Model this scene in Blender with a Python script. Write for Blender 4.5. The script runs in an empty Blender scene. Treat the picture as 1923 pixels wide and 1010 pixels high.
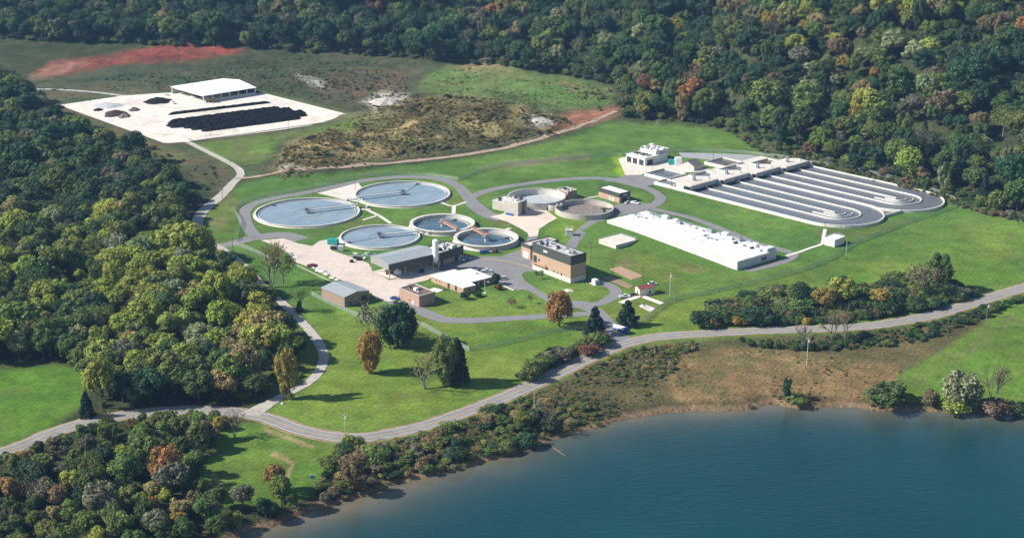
import bpy, math, random
import numpy as np
from mathutils import Vector, Matrix

# ------------------------------------------------------------------ camera
FRAME = 'picture'         # the photograph without its blank border
F = 1800.0; CX = 600.0; CY = 298.5          # focal length and picture centre, photograph pixels
PITCH = math.radians(17.65); CAMH = 257.0
cp, sp = math.cos(PITCH), math.sin(PITCH)
scene = bpy.context.scene
cam_d = bpy.data.cameras.new('camera'); cam = bpy.data.objects.new('camera', cam_d)
scene.collection.objects.link(cam); scene.camera = cam
cam.location = (0, 0, CAMH); cam.rotation_euler = (math.pi / 2 - PITCH, 0, 0)
cam_d.sensor_width = 36.0; cam_d.sensor_fit = 'HORIZONTAL'
cam_d.clip_start = 1.0; cam_d.clip_end = 20000.0
if FRAME == 'canvas':
    cam_d.lens = 36.0 * F / 1923.0
    cam_d.shift_x = (961.5 - CX) / 1923.0
    cam_d.shift_y = -(505.0 - CY) / 1923.0
else:
    cam_d.lens = 36.0 * F / 1200.0
    cam_d.shift_y = -(314.6 - CY) / 1200.0
# ------------------------------------------------------------------ world, sun, exposure
SUN_EL = math.radians(37); SUN_FROM = Vector((-1.0, -0.10, 0.0)).normalized()
world = bpy.data.worlds.new('World'); scene.world = world; world.use_nodes = True
nt = world.node_tree; bg = nt.nodes['Background']
sky = nt.nodes.new('ShaderNodeTexSky'); sky.sky_type = 'NISHITA'; sky.sun_disc = False
sky.sun_elevation = SUN_EL; sky.sun_rotation = math.atan2(SUN_FROM.x, SUN_FROM.y)
sky.altitude = 300; sky.air_density = 1.0; sky.dust_density = 0.6; sky.ozone_density = 1.6
nt.links.new(sky.outputs[0], bg.inputs[0]); bg.inputs[1].default_value = 0.085
sun_d = bpy.data.lights.new('sun', 'SUN'); sun_d.energy = 5.0; sun_d.angle = math.radians(0.53)
sun_d.color = (1.0, 0.955, 0.87)
sun = bpy.data.objects.new('sun', sun_d); scene.collection.objects.link(sun)
sdir = Vector((SUN_FROM.x * math.cos(SUN_EL), SUN_FROM.y * math.cos(SUN_EL), math.sin(SUN_EL)))
sun.rotation_euler = sdir.to_track_quat('Z', 'Y').to_euler(); sun.location = (-400, 600, 500)
vs = scene.view_settings
vs.view_transform = 'Standard'; vs.look = 'None'; vs.gamma = 1.0; vs.exposure = 0.68; vs.use_curve_mapping = False
scene.cycles.use_denoising = True
scene.cycles.max_bounces = 5; scene.cycles.diffuse_bounces = 2; scene.cycles.glossy_bounces = 2
scene.cycles.transparent_max_bounces = 12; scene.cycles.volume_bounces = 0; scene.cycles.transmission_bounces = 2
random.seed(7); rng = np.random.default_rng(7)
C = scene.collection
HAZE = 0.00005

# ------------------------------------------------------------------ picture <-> place
def ray(u, v):
    dx = (u - CX) / F; dy = -(v - CY) / F
    return dx, cp + dy * sp, -sp + dy * cp
def G(u, v, z=0.0):
    d = ray(u, v); t = (CAMH - z) / -d[2]
    return Vector((d[0] * t, d[1] * t, z))
def proj(x, y, z):
    zz = z - CAMH; dep = y * cp - zz * sp; up = y * sp + zz * cp
    return CX + F * x / dep, CY - F * up / dep
def hpx(p, vt):
    """height above the ground point p at which the picture row is vt"""
    lo, hi = 0.0, 80.0
    for _ in range(40):
        m = (lo + hi) / 2
        if proj(p.x, p.y, p.z + m)[1] > vt: lo = m
        else: hi = m
    return lo

# ------------------------------------------------------------------ noise
def _hash(ix, iy, s):
    n = (ix * 374761393 + iy * 668265263 + s * 1274126177) & 0xffffffff
    n = ((n ^ (n >> 13)) * 1103515245) & 0xffffffff
    return ((n ^ (n >> 16)) & 0xffff) / 65535.0
def vnoise(x, y, s=0):
    x = np.asarray(x, float); y = np.asarray(y, float)
    ix = np.floor(x).astype(np.int64); iy = np.floor(y).astype(np.int64)
    fx = x - ix; fy = y - iy; fx = fx * fx * (3 - 2 * fx); fy = fy * fy * (3 - 2 * fy)
    a = _hash(ix, iy, s); b = _hash(ix + 1, iy, s); c = _hash(ix, iy + 1, s); d = _hash(ix + 1, iy + 1, s)
    return (a + (b - a) * fx) * (1 - fy) + (c + (d - c) * fx) * fy
def fbm(x, y, s=0, o=4):
    r = 0; a = 0.5; t = 0
    for k in range(o):
        r = r + a * vnoise(x * 2 ** k, y * 2 ** k, s + k * 17); t += a; a *= 0.5
    return r / t - 0.5
def inpoly(u, v, poly):
    u = np.asarray(u, float); v = np.asarray(v, float); r = np.zeros(u.shape, bool)
    n = len(poly)
    for i in range(n):
        x0, y0 = poly[i]; x1, y1 = poly[(i + 1) % n]
        if y0 == y1: continue
        r ^= ((y0 > v) != (y1 > v)) & (u < (x1 - x0) * (v - y0) / (y1 - y0) + x0)
    return r
def edist(u, v, poly, closed=True):
    u = np.asarray(u, float); v = np.asarray(v, float); best = np.full(u.shape, 1e18)
    n = len(poly)
    for i in range(n if closed else n - 1):
        x0, y0 = poly[i]; x1, y1 = poly[(i + 1) % n]
        dx, dy = x1 - x0, y1 - y0; L = dx * dx + dy * dy + 1e-9
        t = np.clip(((u - x0) * dx + (v - y0) * dy) / L, 0, 1)
        best = np.minimum(best, (u - x0 - t * dx) ** 2 + (v - y0 - t * dy) ** 2)
    return np.sqrt(best)
def soft(u, v, poly, w):
    d = edist(u, v, poly); d = np.where(inpoly(u, v, poly), d, -d)
    return np.clip(d / w * 0.5 + 0.5, 0, 1)

# ------------------------------------------------------------------ lie of the land
WATER_Z = -4.0
SHORE_PX = [(-700, 900), (-200, 770), (0, 716), (120, 680), (250, 640), (330, 612), (372, 596), (450, 575), (545, 545), (600, 531),
            (650, 513), (697, 501), (735, 491), (800, 485), (860, 480), (905, 474.5), (960, 477), (1010, 480), (1100, 483), (1200, 488),
            (1330, 486), (1500, 478), (1700, 470), (1923, 466), (2400, 450), (3200, 430)]
SHORE = [tuple(G(u, v, WATER_Z)[:2]) for u, v in SHORE_PX]
LAKE = SHORE + [(2500, -900), (-900, -900)]
HILL_PX = [(-700, 30), (-300, 40), (0, 50), (35, 53), (280, 59), (450, 69), (600, 83), (725, 101), (772, 143), (820, 147),
           (862, 153), (908, 181), (960, 193), (1100, 227), (1200, 251), (1350, 270), (1500, 276), (1923, 268), (2400, 255)]
_h = sorted((G(u, v).x, G(u, v).y) for u, v in HILL_PX); HX = np.array([a for a, b in _h]); HY = np.array([b for a, b in _h])
MOUND_PX = [(322, 196), (338, 168), (420, 142), (462, 118), (560, 112), (640, 132), (676, 142), (640, 158), (560, 170), (460, 184), (335, 203)]
MOUND = [tuple(G(u, v)[:2]) for u, v in MOUND_PX]
def H(x, y):
    x = np.asarray(x, float); y = np.asarray(y, float)
    d = y - np.interp(x, HX, HY)
    s = np.interp(x, [-500, 0, 90, 300, 900], [0.15, 0.16, 0.25, 0.27, 0.27])
    dd = np.where(d < 25, np.clip(d + 25, 0, 50) ** 2 / 100.0, d)          # soft foot
    h = s * dd * (0.95 + 1.5 * fbm(x / 190, y / 150, 5, 3))
    h = 150 * (1 - np.exp(-h / 150))
    lo = np.interp(x, [-500, -120, 60, 100], [1, 1, 1, 0])               # long gentle rise behind the compost yard
    h = h + lo * 5.0 * np.clip((d + 140) / 140, 0, 1) ** 2
    h = h + lo * np.clip((d + 90) / 60, 0, 1) * np.clip(22 * fbm(x / 75, y / 34, 71, 4) + 2, 0, 11) * np.clip((60 - d) / 60, 0, 1)
    near = (x > -320) & (x < 160) & (y > 960) & (y < 1320)
    if near.any():
        w = np.zeros(x.shape)
        w[near] = np.clip(soft(x[near], y[near], MOUND, 24), 0, 1)
        h = h + w * (1.2 + 13 * np.clip(0.62 - 2.0 * np.abs(fbm(x / 46, y / 30, 11, 3)), 0, 1) + 6 * np.clip(fbm(x / 20, y / 16, 12, 2), 0, 1))
    ls = (y < 760)
    if ls.any():
        dl = np.full(x.shape, 1e3); xs, ys = x[ls], y[ls]
        e = edist(xs, ys, SHORE, False); e = np.where(inpoly(xs, ys, LAKE), -e, e); dl[ls] = e
        wob = dl + 9 * fbm(x / 16, y / 16, 3, 4)
        bank = np.interp(wob, [-30, 0, 1.2, 13, 20], [-12, -4.0, -3.2, -0.35, 0])
        h = h + np.where(dl < 24, bank, 0)
    return h
def Hs(x, y): return float(H(np.array([x]), np.array([y]))[0])
def GT(u, v):
    p = G(u, v)
    for _ in range(14):
        z = Hs(p.x, p.y); q = G(u, v, z); p = Vector(((p.x + q.x) / 2, (p.y + q.y) / 2, z))
    p.z = Hs(p.x, p.y); return p

# ------------------------------------------------------------------ node helpers
def newmat(name):
    m = bpy.data.materials.new(name); m.use_nodes = True
    n = m.node_tree; b = n.nodes['Principled BSDF']; return m, n, b
def N(n, t, **kw):
    x = n.nodes.new(t)
    for k, v in kw.items(): setattr(x, k, v)
    return x
def noise_fac(n, scale, detail=4, rough=0.6, coord='Object'):
    tc = N(n, 'ShaderNodeTexCoord'); t = N(n, 'ShaderNodeTexNoise')
    t.inputs['Scale'].default_value = scale; t.inputs['Detail'].default_value = detail; t.inputs['Roughness'].default_value = rough
    n.links.new(tc.outputs[coord], t.inputs['Vector']); return t.outputs['Fac']
def ramp(n, fac, lo, hi, a=0.3, b=0.7):
    r = N(n, 'ShaderNodeMapRange'); r.inputs[1].default_value = a; r.inputs[2].default_value = b
    r.inputs[3].default_value = lo; r.inputs[4].default_value = hi
    n.links.new(fac, r.inputs[0]); return r.outputs[0]
def mixc(n, f, a, b, mode='MIX'):
    m = N(n, 'ShaderNodeMix', data_type='RGBA', blend_type=mode)
    for sock, val in ((m.inputs[0], f), (m.inputs[6], a), (m.inputs[7], b)):
        if hasattr(val, 'links'): n.links.new(val, sock)
        elif isinstance(val, (int, float)): sock.default_value = val
        else: sock.default_value = (*val, 1)
    return m.outputs[2]
MAT = {}
def mat(name, col, rough=0.8, var=0.18, scale=0.35, bump=0.0, bscale=1.0, metal=0.0, spec=0.35, stain=None, coord='Object'):
    if name in MAT: return MAT[name]
    m, n, b = newmat(name)
    f = noise_fac(n, scale, 6, 0.65, coord)
    lo = tuple(c * (1 - var) for c in col); hi = tuple(min(1, c * (1 + var)) for c in col)
    c = mixc(n, ramp(n, f, 0, 1), lo, hi)
    if stain:
        f2 = noise_fac(n, scale * 0.22, 5, 0.7, coord)
        c = mixc(n, ramp(n, f2, 0, 0.75, 0.52, 0.68), c, stain)
    n.links.new(c, b.inputs['Base Color'])
    b.inputs['Roughness'].default_value = rough; b.inputs['Metallic'].default_value = metal
    b.inputs['Specular IOR Level'].default_value = spec
    if bump:
        bp = N(n, 'ShaderNodeBump'); bp.inputs['Strength'].default_value = bump; bp.inputs['Distance'].default_value = 0.3
        n.links.new(noise_fac(n, bscale, 4, 0.6, coord), bp.inputs['Height']); n.links.new(bp.outputs[0], b.inputs['Normal'])
    MAT[name] = m; return m

# ------------------------------------------------------------------ mesh helpers
class MB:
    """collects shapes; build() links them as ONE mesh object. Coordinates are place metres, in the frame (o, ex, ey)."""
    def __init__(s, fr=None):
        s.v = []; s.f = []; s.fr = fr
    def _p(s, a, b, c):
        if s.fr is None: return (a, b, c)
        o, ex, ey = s.fr; return (o.x + ex.x * a + ey.x * b, o.y + ex.y * a + ey.y * b, o.z + c)
    def box(s, x0, x1, y0, y1, z0, z1):
        k = len(s.v)
        s.v += [s._p(*q) for q in ((x0, y0, z0), (x1, y0, z0), (x1, y1, z0), (x0, y1, z0), (x0, y0, z1), (x1, y0, z1), (x1, y1, z1), (x0, y1, z1))]
        s.f += [tuple(k + i for i in q) for q in ((3, 2, 1, 0), (4, 5, 6, 7), (0, 1, 5, 4), (1, 2, 6, 5), (2, 3, 7, 6), (3, 0, 4, 7))]
        return s
    def prism(s, poly, z0, z1):
        a = sum(poly[i][0] * poly[(i + 1) % len(poly)][1] - poly[(i + 1) % len(poly)][0] * poly[i][1] for i in range(len(poly)))
        if a < 0: poly = list(reversed(poly))
        k = len(s.v); n = len(poly)
        s.v += [s._p(x, y, z0) for x, y in poly] + [s._p(x, y, z1) for x, y in poly]
        s.f += [tuple(k + i for i in reversed(range(n))), tuple(k + n + i for i in range(n))]
        s.f += [(k + i, k + (i + 1) % n, k + n + (i + 1) % n, k + n + i) for i in range(n)]
        return s
    def quadprism(s, pts):                       # 8 explicit points, bottom 4 then top 4
        k = len(s.v); s.v += [s._p(*q) for q in pts]
        s.f += [tuple(k + i for i in q) for q in ((3, 2, 1, 0), (4, 5, 6, 7), (0, 1, 5, 4), (1, 2, 6, 5), (2, 3, 7, 6), (3, 0, 4, 7))]
        return s
    def ring(s, cx, cy, r0, r1, z0, z1, n=72, a0=0.0, a1=2 * math.pi):
        full = abs(a1 - a0 - 2 * math.pi) < 1e-6; m = n if full else n + 1; k = len(s.v)
        for i in range(m):
            a = a0 + (a1 - a0) * i / n; c, d = math.cos(a), math.sin(a)
            s.v += [s._p(cx + r0 * c, cy + r0 * d, z0), s._p(cx + r1 * c, cy + r1 * d, z0), s._p(cx + r1 * c, cy + r1 * d, z1), s._p(cx + r0 * c, cy + r0 * d, z1)]
        for i in range(n):
            p = k + 4 * i; q = k + 4 * ((i + 1) % m)
            s.f += [(p + 1, q + 1, q + 2, p + 2), (p + 2, q + 2, q + 3, p + 3), (p + 3, q + 3, q, p), (p, q, q + 1, p + 1)]
        if not full: s.f += [(k, k + 1, k + 2, k + 3), tuple(k + 4 * n + i for i in (3, 2, 1, 0))]
        return s
    def disc(s, cx, cy, r, z, n=72):
        k = len(s.v); s.v += [s._p(cx + r * math.cos(2 * math.pi * i / n), cy + r * math.sin(2 * math.pi * i / n), z) for i in range(n)]
        s.f.append(tuple(k + i for i in range(n))); return s
    def cyl(s, cx, cy, r, z0, z1, n=16, r1=None):
        r1 = r if r1 is None else r1; k = len(s.v)
        for z, q in ((z0, r), (z1, r1)):
            s.v += [s._p(cx + q * math.cos(2 * math.pi * i / n), cy + q * math.sin(2 * math.pi * i / n), z) for i in range(n)]
        s.f += [(k + i, k + (i + 1) % n, k + n + (i + 1) % n, k + n + i) for i in range(n)]
        s.f += [tuple(k + i for i in reversed(range(n))), tuple(k + n + i for i in range(n))]; return s
    def tube(s, p, q, r, n=6, r1=None):
        p = Vector(s._p(*p)); q = Vector(s._p(*q)); r1 = r if r1 is None else r1
        d = (q - p).normalized(); a = d.orthogonal().normalized(); b = d.cross(a); k = len(s.v)
        for o, rr in ((p, r), (q, r1)):
            s.v += [tuple(o + (a * math.cos(2 * math.pi * i / n) + b * math.sin(2 * math.pi * i / n)) * rr) for i in range(n)]
        s.f += [(k + i, k + (i + 1) % n, k + n + (i + 1) % n, k + n + i) for i in range(n)]
        s.f += [tuple(k + i for i in reversed(range(n))), tuple(k + n + i for i in range(n))]; return s
    def path(s, pts, w, z0, z1):                 # wall or slab of width w along a polyline
        k = len(s.v); m = len(pts)
        for i, p in enumerate(pts):
            a = pts[max(i - 1, 0)]; b = pts[min(i + 1, m - 1)]
            dx, dy = b[0] - a[0], b[1] - a[1]; L = math.hypot(dx, dy) or 1; nx, ny = -dy / L * w / 2, dx / L * w / 2
            s.v += [s._p(p[0] - nx, p[1] - ny, z0), s._p(p[0] + nx, p[1] + ny, z0), s._p(p[0] + nx, p[1] + ny, z1), s._p(p[0] - nx, p[1] - ny, z1)]
        for i in range(m - 1):
            p = k + 4 * i; q = p + 4
            s.f += [(p, q, q + 3, p + 3), (p + 3, q + 3, q + 2, p + 2), (p + 2, q + 2, q + 1, p + 1), (p + 1, q + 1, q, p)]
        s.f += [(k, k + 3, k + 2, k + 1), tuple(k + 4 * (m - 1) + i for i in (0, 1, 2, 3))]; return s
    def build(s, name, material, parent=None, org=None, smooth=False):
        if parent is not None: o = parent.matrix_basis.translation + (parent.parent.matrix_basis.translation if parent.parent else Vector())
        else: o = Vector(org) if org is not None else Vector((0, 0, 0))
        me = bpy.data.meshes.new(name); me.from_pydata([(x - o.x, y - o.y, z - o.z) for x, y, z in s.v], [], s.f)
        me.materials.append(material)
        if smooth:
            me.polygons.foreach_set('use_smooth', [True] * len(me.polygons))
        me.update(); ob = bpy.data.objects.new(name, me); C.objects.link(ob)
        if parent is not None: ob.parent = parent
        else: ob.location = o
        return ob
def thing(name, label, cat, loc, group=None):
    o = bpy.data.objects.new(name, None); C.objects.link(o); o.location = Vector(loc); o.empty_display_size = 0.5
    o['label'] = label; o['category'] = cat
    if group: o['group'] = group
    return o
def tag(o, label, cat, group=None, kind=None):
    if label: o['label'] = label
    if cat: o['category'] = cat
    if group: o['group'] = group
    if kind: o['kind'] = kind
    return o
def frame_px(A, B, Cc, z=0.0):
    """footprint rectangle from three ground corners in the picture: nearest A, left B, right Cc"""
    a, b, c = G(*A, z), G(*B, z), G(*Cc, z)
    ex = (b - a); L = ex.length; ex.normalize(); ey = Vector((-ex.y, ex.x, 0))
    if ey.dot(c - a) < 0: ey = -ey
    return (a, ex, ey), L, ey.dot(c - a)
def spline(pts, step=3.0):
    """Catmull-Rom through 2-D points, resampled"""
    P = [np.array(p[:2], float) for p in pts]; P = [2 * P[0] - P[1]] + P + [2 * P[-1] - P[-2]]; out = []
    for i in range(1, len(P) - 2):
        a, b, c, d = P[i - 1:i + 3]; n = max(2, int(np.linalg.norm(c - b) / step))
        for k in range(n):
            t = k / n; out.append(tuple(0.5 * ((2 * b) + (c - a) * t + (2 * a - 5 * b + 4 * c - d) * t * t + (3 * b - a - 3 * c + d) * t ** 3)))
    out.append(tuple(P[-2])); return out
# ================================================================== GROUND
def ground():
    s_cols = np.concatenate([np.linspace(-1.1, -0.37, 70, endpoint=False), np.linspace(-0.37, 0.37, 760, endpoint=False), np.linspace(0.37, 1.5, 170)])
    rows = [-300, -50, 100, 200, 260, 300, 340, 380, 410, 430]
    v = np.concatenate([np.linspace(660, 600, 22, endpoint=False), np.linspace(600, 40, 400, endpoint=False), np.linspace(40, -40, 30, endpoint=False)])
    rows = np.concatenate([[r for r in rows if r < G(600, 660).y - 8], [G(600, q).y for q in v], [2150, 2400, 2800, 3400, 4200]])
    S, Y = np.meshgrid(s_cols, rows); X = S * (Y * cp + CAMH * sp + np.where(Y < 100, 300, 0)); Z = H(X, Y)
    keep_flat = np.abs(Z) < 0.4
    u, w = proj(X, Y, Z)
    ju = u + 9 * fbm(X / 11, Y / 11, 21) + 4 * fbm(X / 3, Y / 3, 22, 2); jw = w + 4 * fbm(X / 11, Y / 11, 23) + 2 * fbm(X / 3, Y / 3, 24, 2)
    col = np.zeros(X.shape + (3,)); col[:] = (0.045, 0.055, 0.022)
    rough = np.ones(X.shape)
    def paint(poly, c, w=3.0, c2=None, sc=30, amt=1.0, rg=1.0):
        m = (ju > min(p[0] for p in poly) - 20) & (ju < max(p[0] for p in poly) + 20) & (jw > min(p[1] for p in poly) - 20) & (jw < max(p[1] for p in poly) + 20)
        if not m.any(): return
        a = soft(ju[m], jw[m], poly, w) * amt
        cc = np.array(c, float)[None]
        if c2 is not None:
            t = np.clip(fbm(X[m] / sc, Y[m] / sc, int(sc) + 31) * 2.6 + 0.5, 0, 1)[:, None]; cc = cc * (1 - t) + np.array(c2)[None] * t
        col[m] = col[m] * (1 - a[:, None]) + cc * a[:, None]
        rough[m] = rough[m] * (1 - a) + rg * a
    LG = (0.090, 0.165, 0.022); LG2 = (0.145, 0.195, 0.032); LD = (0.066, 0.140, 0.028); LD2 = (0.100, 0.170, 0.032)
    # beyond the picture: rough pasture beside the lake, then wood floor
    paint([(1150, 240), (1350, 272), (2500, 262), (3000, 440), (1200, 490), (1040, 470)], LG, 5, LG2, 60, rg=0.3)
    # slopes behind the compost yard
    paint([(20, 96), (60, 82), (240, 72), (300, 58), (430, 64), (540, 74), (726, 100), (735, 140), (640, 166), (300, 206), (255, 232), (190, 176), (60, 128)], (0.055, 0.075, 0.034), 6, (0.10, 0.088, 0.045), 22)
    paint([(40, 84), (64, 72), (130, 64), (200, 50), (240, 50), (284, 57), (280, 63), (240, 68), (200, 72), (130, 76), (70, 88)], (0.26, 0.062, 0.040), 3, (0.12, 0.045, 0.032), 6)
    paint([(90, 92), (140, 82), (240, 76), (300, 70), (290, 82), (200, 90), (120, 97)], (0.035, 0.055, 0.028), 4, (0.06, 0.07, 0.035), 8)
    paint([(34, 92), (58, 76), (110, 70), (96, 78), (60, 90)], (0.36, 0.18, 0.12), 4, (0.22, 0.10, 0.07), 6)
    paint([(95, 96), (240, 78), (300, 60), (430, 65), (500, 78), (480, 100), (420, 128), (310, 106), (190, 100), (80, 104)], (0.036, 0.062, 0.028), 5, (0.070, 0.072, 0.038), 15)
    paint([(360, 92), (440, 80), (490, 84), (470, 104), (420, 128), (380, 118)], (0.135, 0.085, 0.055), 8, (0.065, 0.075, 0.04), 14)
    paint([(484, 106), (505, 84), (545, 74), (600, 77), (668, 90), (722, 104), (718, 124), (640, 129), (560, 116)], (0.085, 0.155, 0.035), 3, (0.12, 0.15, 0.05), 16, rg=0.6)
    paint([(645, 92), (700, 104), (706, 110), (668, 104)], (0.24, 0.12, 0.08), 4, (0.1, 0.14, 0.05), 5)
    paint([(525, 76), (560, 73), (610, 78), (600, 82), (540, 81)], (0.27, 0.16, 0.1), 4, (0.12, 0.15, 0.05), 5)
    paint(MOUND_PX, (0.27, 0.195, 0.09), 5, (0.14, 0.14, 0.055), 12)
    paint([(645, 138), (672, 131), (708, 127), (724, 122), (728, 132), (706, 141), (668, 152), (640, 156)], (0.36, 0.16, 0.095), 4, (0.25, 0.115, 0.07), 8)
    for q in ([(424, 118), (446, 107), (480, 111), (470, 124), (440, 129)], [(610, 132), (636, 131), (656, 143), (634, 151), (614, 144)], [(330, 193), (352, 192), (350, 197), (328, 198)], [(348, 88), (376, 92), (384, 104), (360, 98)]):
        paint(q, (0.44, 0.41, 0.36), 4, (0.24, 0.22, 0.17), 5)
    paint([(308, 108), (400, 130), (422, 141), (430, 150), (335, 160), (306, 190), (262, 192), (226, 168), (330, 156), (418, 139)], (0.085, 0.165, 0.025), 4, (0.13, 0.15, 0.05), 12, rg=0.5)
    paint([(60, 128), (190, 170), (240, 185), (215, 195), (170, 172), (90, 145)], (0.10, 0.115, 0.04), 6, (0.16, 0.10, 0.055), 10)
    paint([(25, 102), (150, 98), (200, 100), (150, 112), (70, 124), (40, 112)], (0.075, 0.10, 0.045), 5, (0.12, 0.10, 0.055), 18)
    # mown lawns of the works
    WORKS = [(286, 214), (300, 209), (420, 200), (560, 183), (655, 163), (690, 150), (712, 141), (735, 143), (800, 147), (862, 153), (905, 181), (960, 195), (1110, 233), (1200, 254), (1360, 275), (1500, 284), (1300, 316),
             (1200, 345), (1080, 381), (960, 392), (830, 398), (745, 410), (690, 428), (600, 470), (490, 508), (400, 522), (310, 497), (296, 480), (335, 468), (380, 444), (392, 415), (370, 384), (330, 346), (290, 310), (262, 292), (236, 277), (234, 258), (252, 238)]
    paint(WORKS, LD, 3, LD2, 40, rg=0.0)
    paint([(300, 400), (500, 350), (700, 340), (900, 330), (1000, 300), (1200, 270), (1200, 345), (900, 395), (600, 472), (420, 522), (310, 500), (340, 462)], LG, 30, LG2, 34, rg=0.0)
    paint([(395, 420), (360, 372), (420, 375), (520, 395), (560, 430), (470, 500), (390, 510), (330, 490)], (0.13, 0.185, 0.028), 24, (0.095, 0.16, 0.024), 24, rg=0.0)
    paint([(716, 182), (728, 180), (737, 206), (725, 207)], (0.19, 0.30, 0.018), 2, None, rg=0.0)
    paint([(690, 296), (760, 292), (850, 318), (790, 340), (720, 330)], (0.125, 0.165, 0.03), 10, (0.075, 0.14, 0.022), 9, rg=0.0)
    paint([(625, 238), (690, 262), (668, 290), (640, 280)], (0.125, 0.19, 0.028), 6, LG, 9, rg=0.0)
    for q in ([(350, 262), (400, 262), (445, 255), (430, 262), (370, 266)], [(500, 232), (530, 226), (540, 236), (520, 240)], [(795, 310), (822, 305), (830, 312), (805, 318)], [(960, 272), (1010, 272), (1060, 258), (1000, 280)], [(570, 255), (600, 258), (600, 266), (575, 262)],
              [(1060, 260), (1074, 262), (1070, 266)], [(240, 240), (268, 222), (280, 240), (262, 270), (242, 266)], [(715, 302), (738, 300), (748, 312), (732, 318)]):
        paint(q, (0.17, 0.135, 0.06), 5, (0.10, 0.14, 0.03), 5, 0.75, rg=0.3)
    # brown strip where the hillside fence runs on, and the meadow edge
    paint([(560, 196), (590, 190), (640, 185), (690, 181), (692, 185), (640, 190), (596, 196)], (0.20, 0.155, 0.10), 3, None, 8, 0.8, rg=0.3)
    # left field, the clearing by the lake, right meadow
    paint([(-500, 430), (0, 432), (70, 428), (104, 430), (100, 472), (62, 500), (0, 526), (-500, 640)], (0.055, 0.145, 0.016), 4, (0.085, 0.165, 0.02), 30, rg=0.15)
    paint([(264, 498), (300, 496), (350, 511), (392, 523), (388, 546), (366, 576), (332, 594), (262, 590), (232, 572), (240, 540)], (0.105, 0.165, 0.026), 4, (0.075, 0.145, 0.022), 14, rg=0.3)
    for q in ([(252, 556), (262, 566), (258, 568), (248, 556)], [(320, 528), (342, 540), (338, 560), (334, 560), (337, 544), (318, 532)], [(310, 500), (370, 522), (364, 524), (312, 505)]):
        paint(q, (0.34, 0.24, 0.13), 2.0, None, 5, 0.8)
    paint([(560, 487), (640, 452), (700, 424), (735, 411), (772, 401), (832, 397), (900, 393), (960, 391), (1020, 388), (1080, 379), (1130, 366), (1170, 352), (1160, 372), (1110, 408), (1068, 446), (1050, 466), (960, 476), (905, 474), (800, 486), (720, 494), (640, 520), (560, 545), (480, 570), (390, 590), (380, 560), (400, 526), (500, 512), (600, 478)], (0.085, 0.082, 0.032), 5, (0.125, 0.10, 0.045), 14)
    paint([(786, 420), (860, 408), (960, 414), (1052, 430), (1066, 446), (1048, 466), (960, 476), (905, 474), (800, 484), (785, 455)], (0.23, 0.150, 0.070), 5, (0.140, 0.120, 0.048), 7)
    paint([(880, 440), (960, 436), (1050, 434), (1060, 448), (1040, 462), (960, 462), (900, 460)], (0.25, 0.150, 0.072), 10, (0.17, 0.125, 0.055), 5)
    paint([(1052, 440), (1080, 424), (1130, 398), (1170, 372), (1200, 350), (1340, 316), (1600, 306), (2300, 300), (2600, 440), (1500, 472), (1200, 484), (1100, 479), (1060, 468)], LG, 5, (0.095, 0.165, 0.024), 22, rg=0.1)
    paint([(1068, 446), (1120, 415), (1180, 372), (1200, 360), (1196, 372), (1140, 410), (1080, 450)], (0.15, 0.135, 0.06), 8, LG, 10, 0.7, rg=0.3)
    # worn verge along the road and the pale rim of the shore
    sh = np.full(X.shape, 99.0); near = Y < 780
    sh[near] = edist(X[near], Y[near], SHORE, False)
    m = (np.clip(1.2 - np.abs(Z + 3.4) / 0.9, 0, 1) * (sh < 22))[..., None]
    col[:] = col * (1 - m) + np.array((0.21, 0.14, 0.085)) * m
    m = (np.clip(1.0 - np.abs(Z + 2.2) / 0.6, 0, 1) * (sh < 24))[..., None] * 0.7
    col[:] = col * (1 - m) + np.array((0.05, 0.045, 0.025)) * m
    ny, nx = X.shape
    verts = np.stack([X, Y, Z], -1).reshape(-1, 3)
    idx = np.arange(nx * ny).reshape(ny, nx)
    faces = np.stack([idx[:-1, :-1], idx[:-1, 1:], idx[1:, 1:], idx[1:, :-1]], -1).reshape(-1, 4)
    me = bpy.data.meshes.new('ground'); me.vertices.add(len(verts)); me.vertices.foreach_set('co', verts.ravel())
    me.loops.add(faces.size); me.loops.foreach_set('vertex_index', faces.ravel().astype(np.int32))
    me.polygons.add(len(faces)); me.polygons.foreach_set('loop_start', np.arange(0, faces.size, 4, dtype=np.int32))
    me.update(calc_edges=True); me.polygons.foreach_set('use_smooth', np.ones(len(faces), bool))
    at = me.attributes.new('cover', 'FLOAT_COLOR', 'POINT')
    at.data.foreach_set('color', np.concatenate([col.reshape(-1, 3), rough.reshape(-1, 1)], 1).ravel())
    m, n, b = newmat('ground_cover')
    a = N(n, 'ShaderNodeAttribute', attribute_name='cover')
    f1 = ramp(n, noise_fac(n, 0.7, 6, 0.75), 0.62, 1.38); f2 = ramp(n, noise_fac(n, 0.083, 8, 0.7), 0.66, 1.34); f3 = ramp(n, noise_fac(n, 0.017, 6, 0.6), 0.78, 1.22)
    mm = N(n, 'ShaderNodeMath', operation='MULTIPLY'); n.links.new(f1, mm.inputs[0]); n.links.new(f2, mm.inputs[1])
    m2 = N(n, 'ShaderNodeMath', operation='MULTIPLY'); n.links.new(mm.outputs[0], m2.inputs[0]); n.links.new(f3, m2.inputs[1])
    f4 = ramp(n, noise_fac(n, 0.28, 7, 0.8), 0.74, 1.26); m4 = N(n, 'ShaderNodeMath', operation='MULTIPLY'); n.links.new(m2.outputs[0], m4.inputs[0]); n.links.new(f4, m4.inputs[1]); m2 = m4
    # mowing stripes, only on smooth lawn
    tc = N(n, 'ShaderNodeTexCoord'); mp = N(n, 'ShaderNodeMapping'); mp.inputs['Rotation'].default_value = (0, 0, 0.5)
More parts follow.
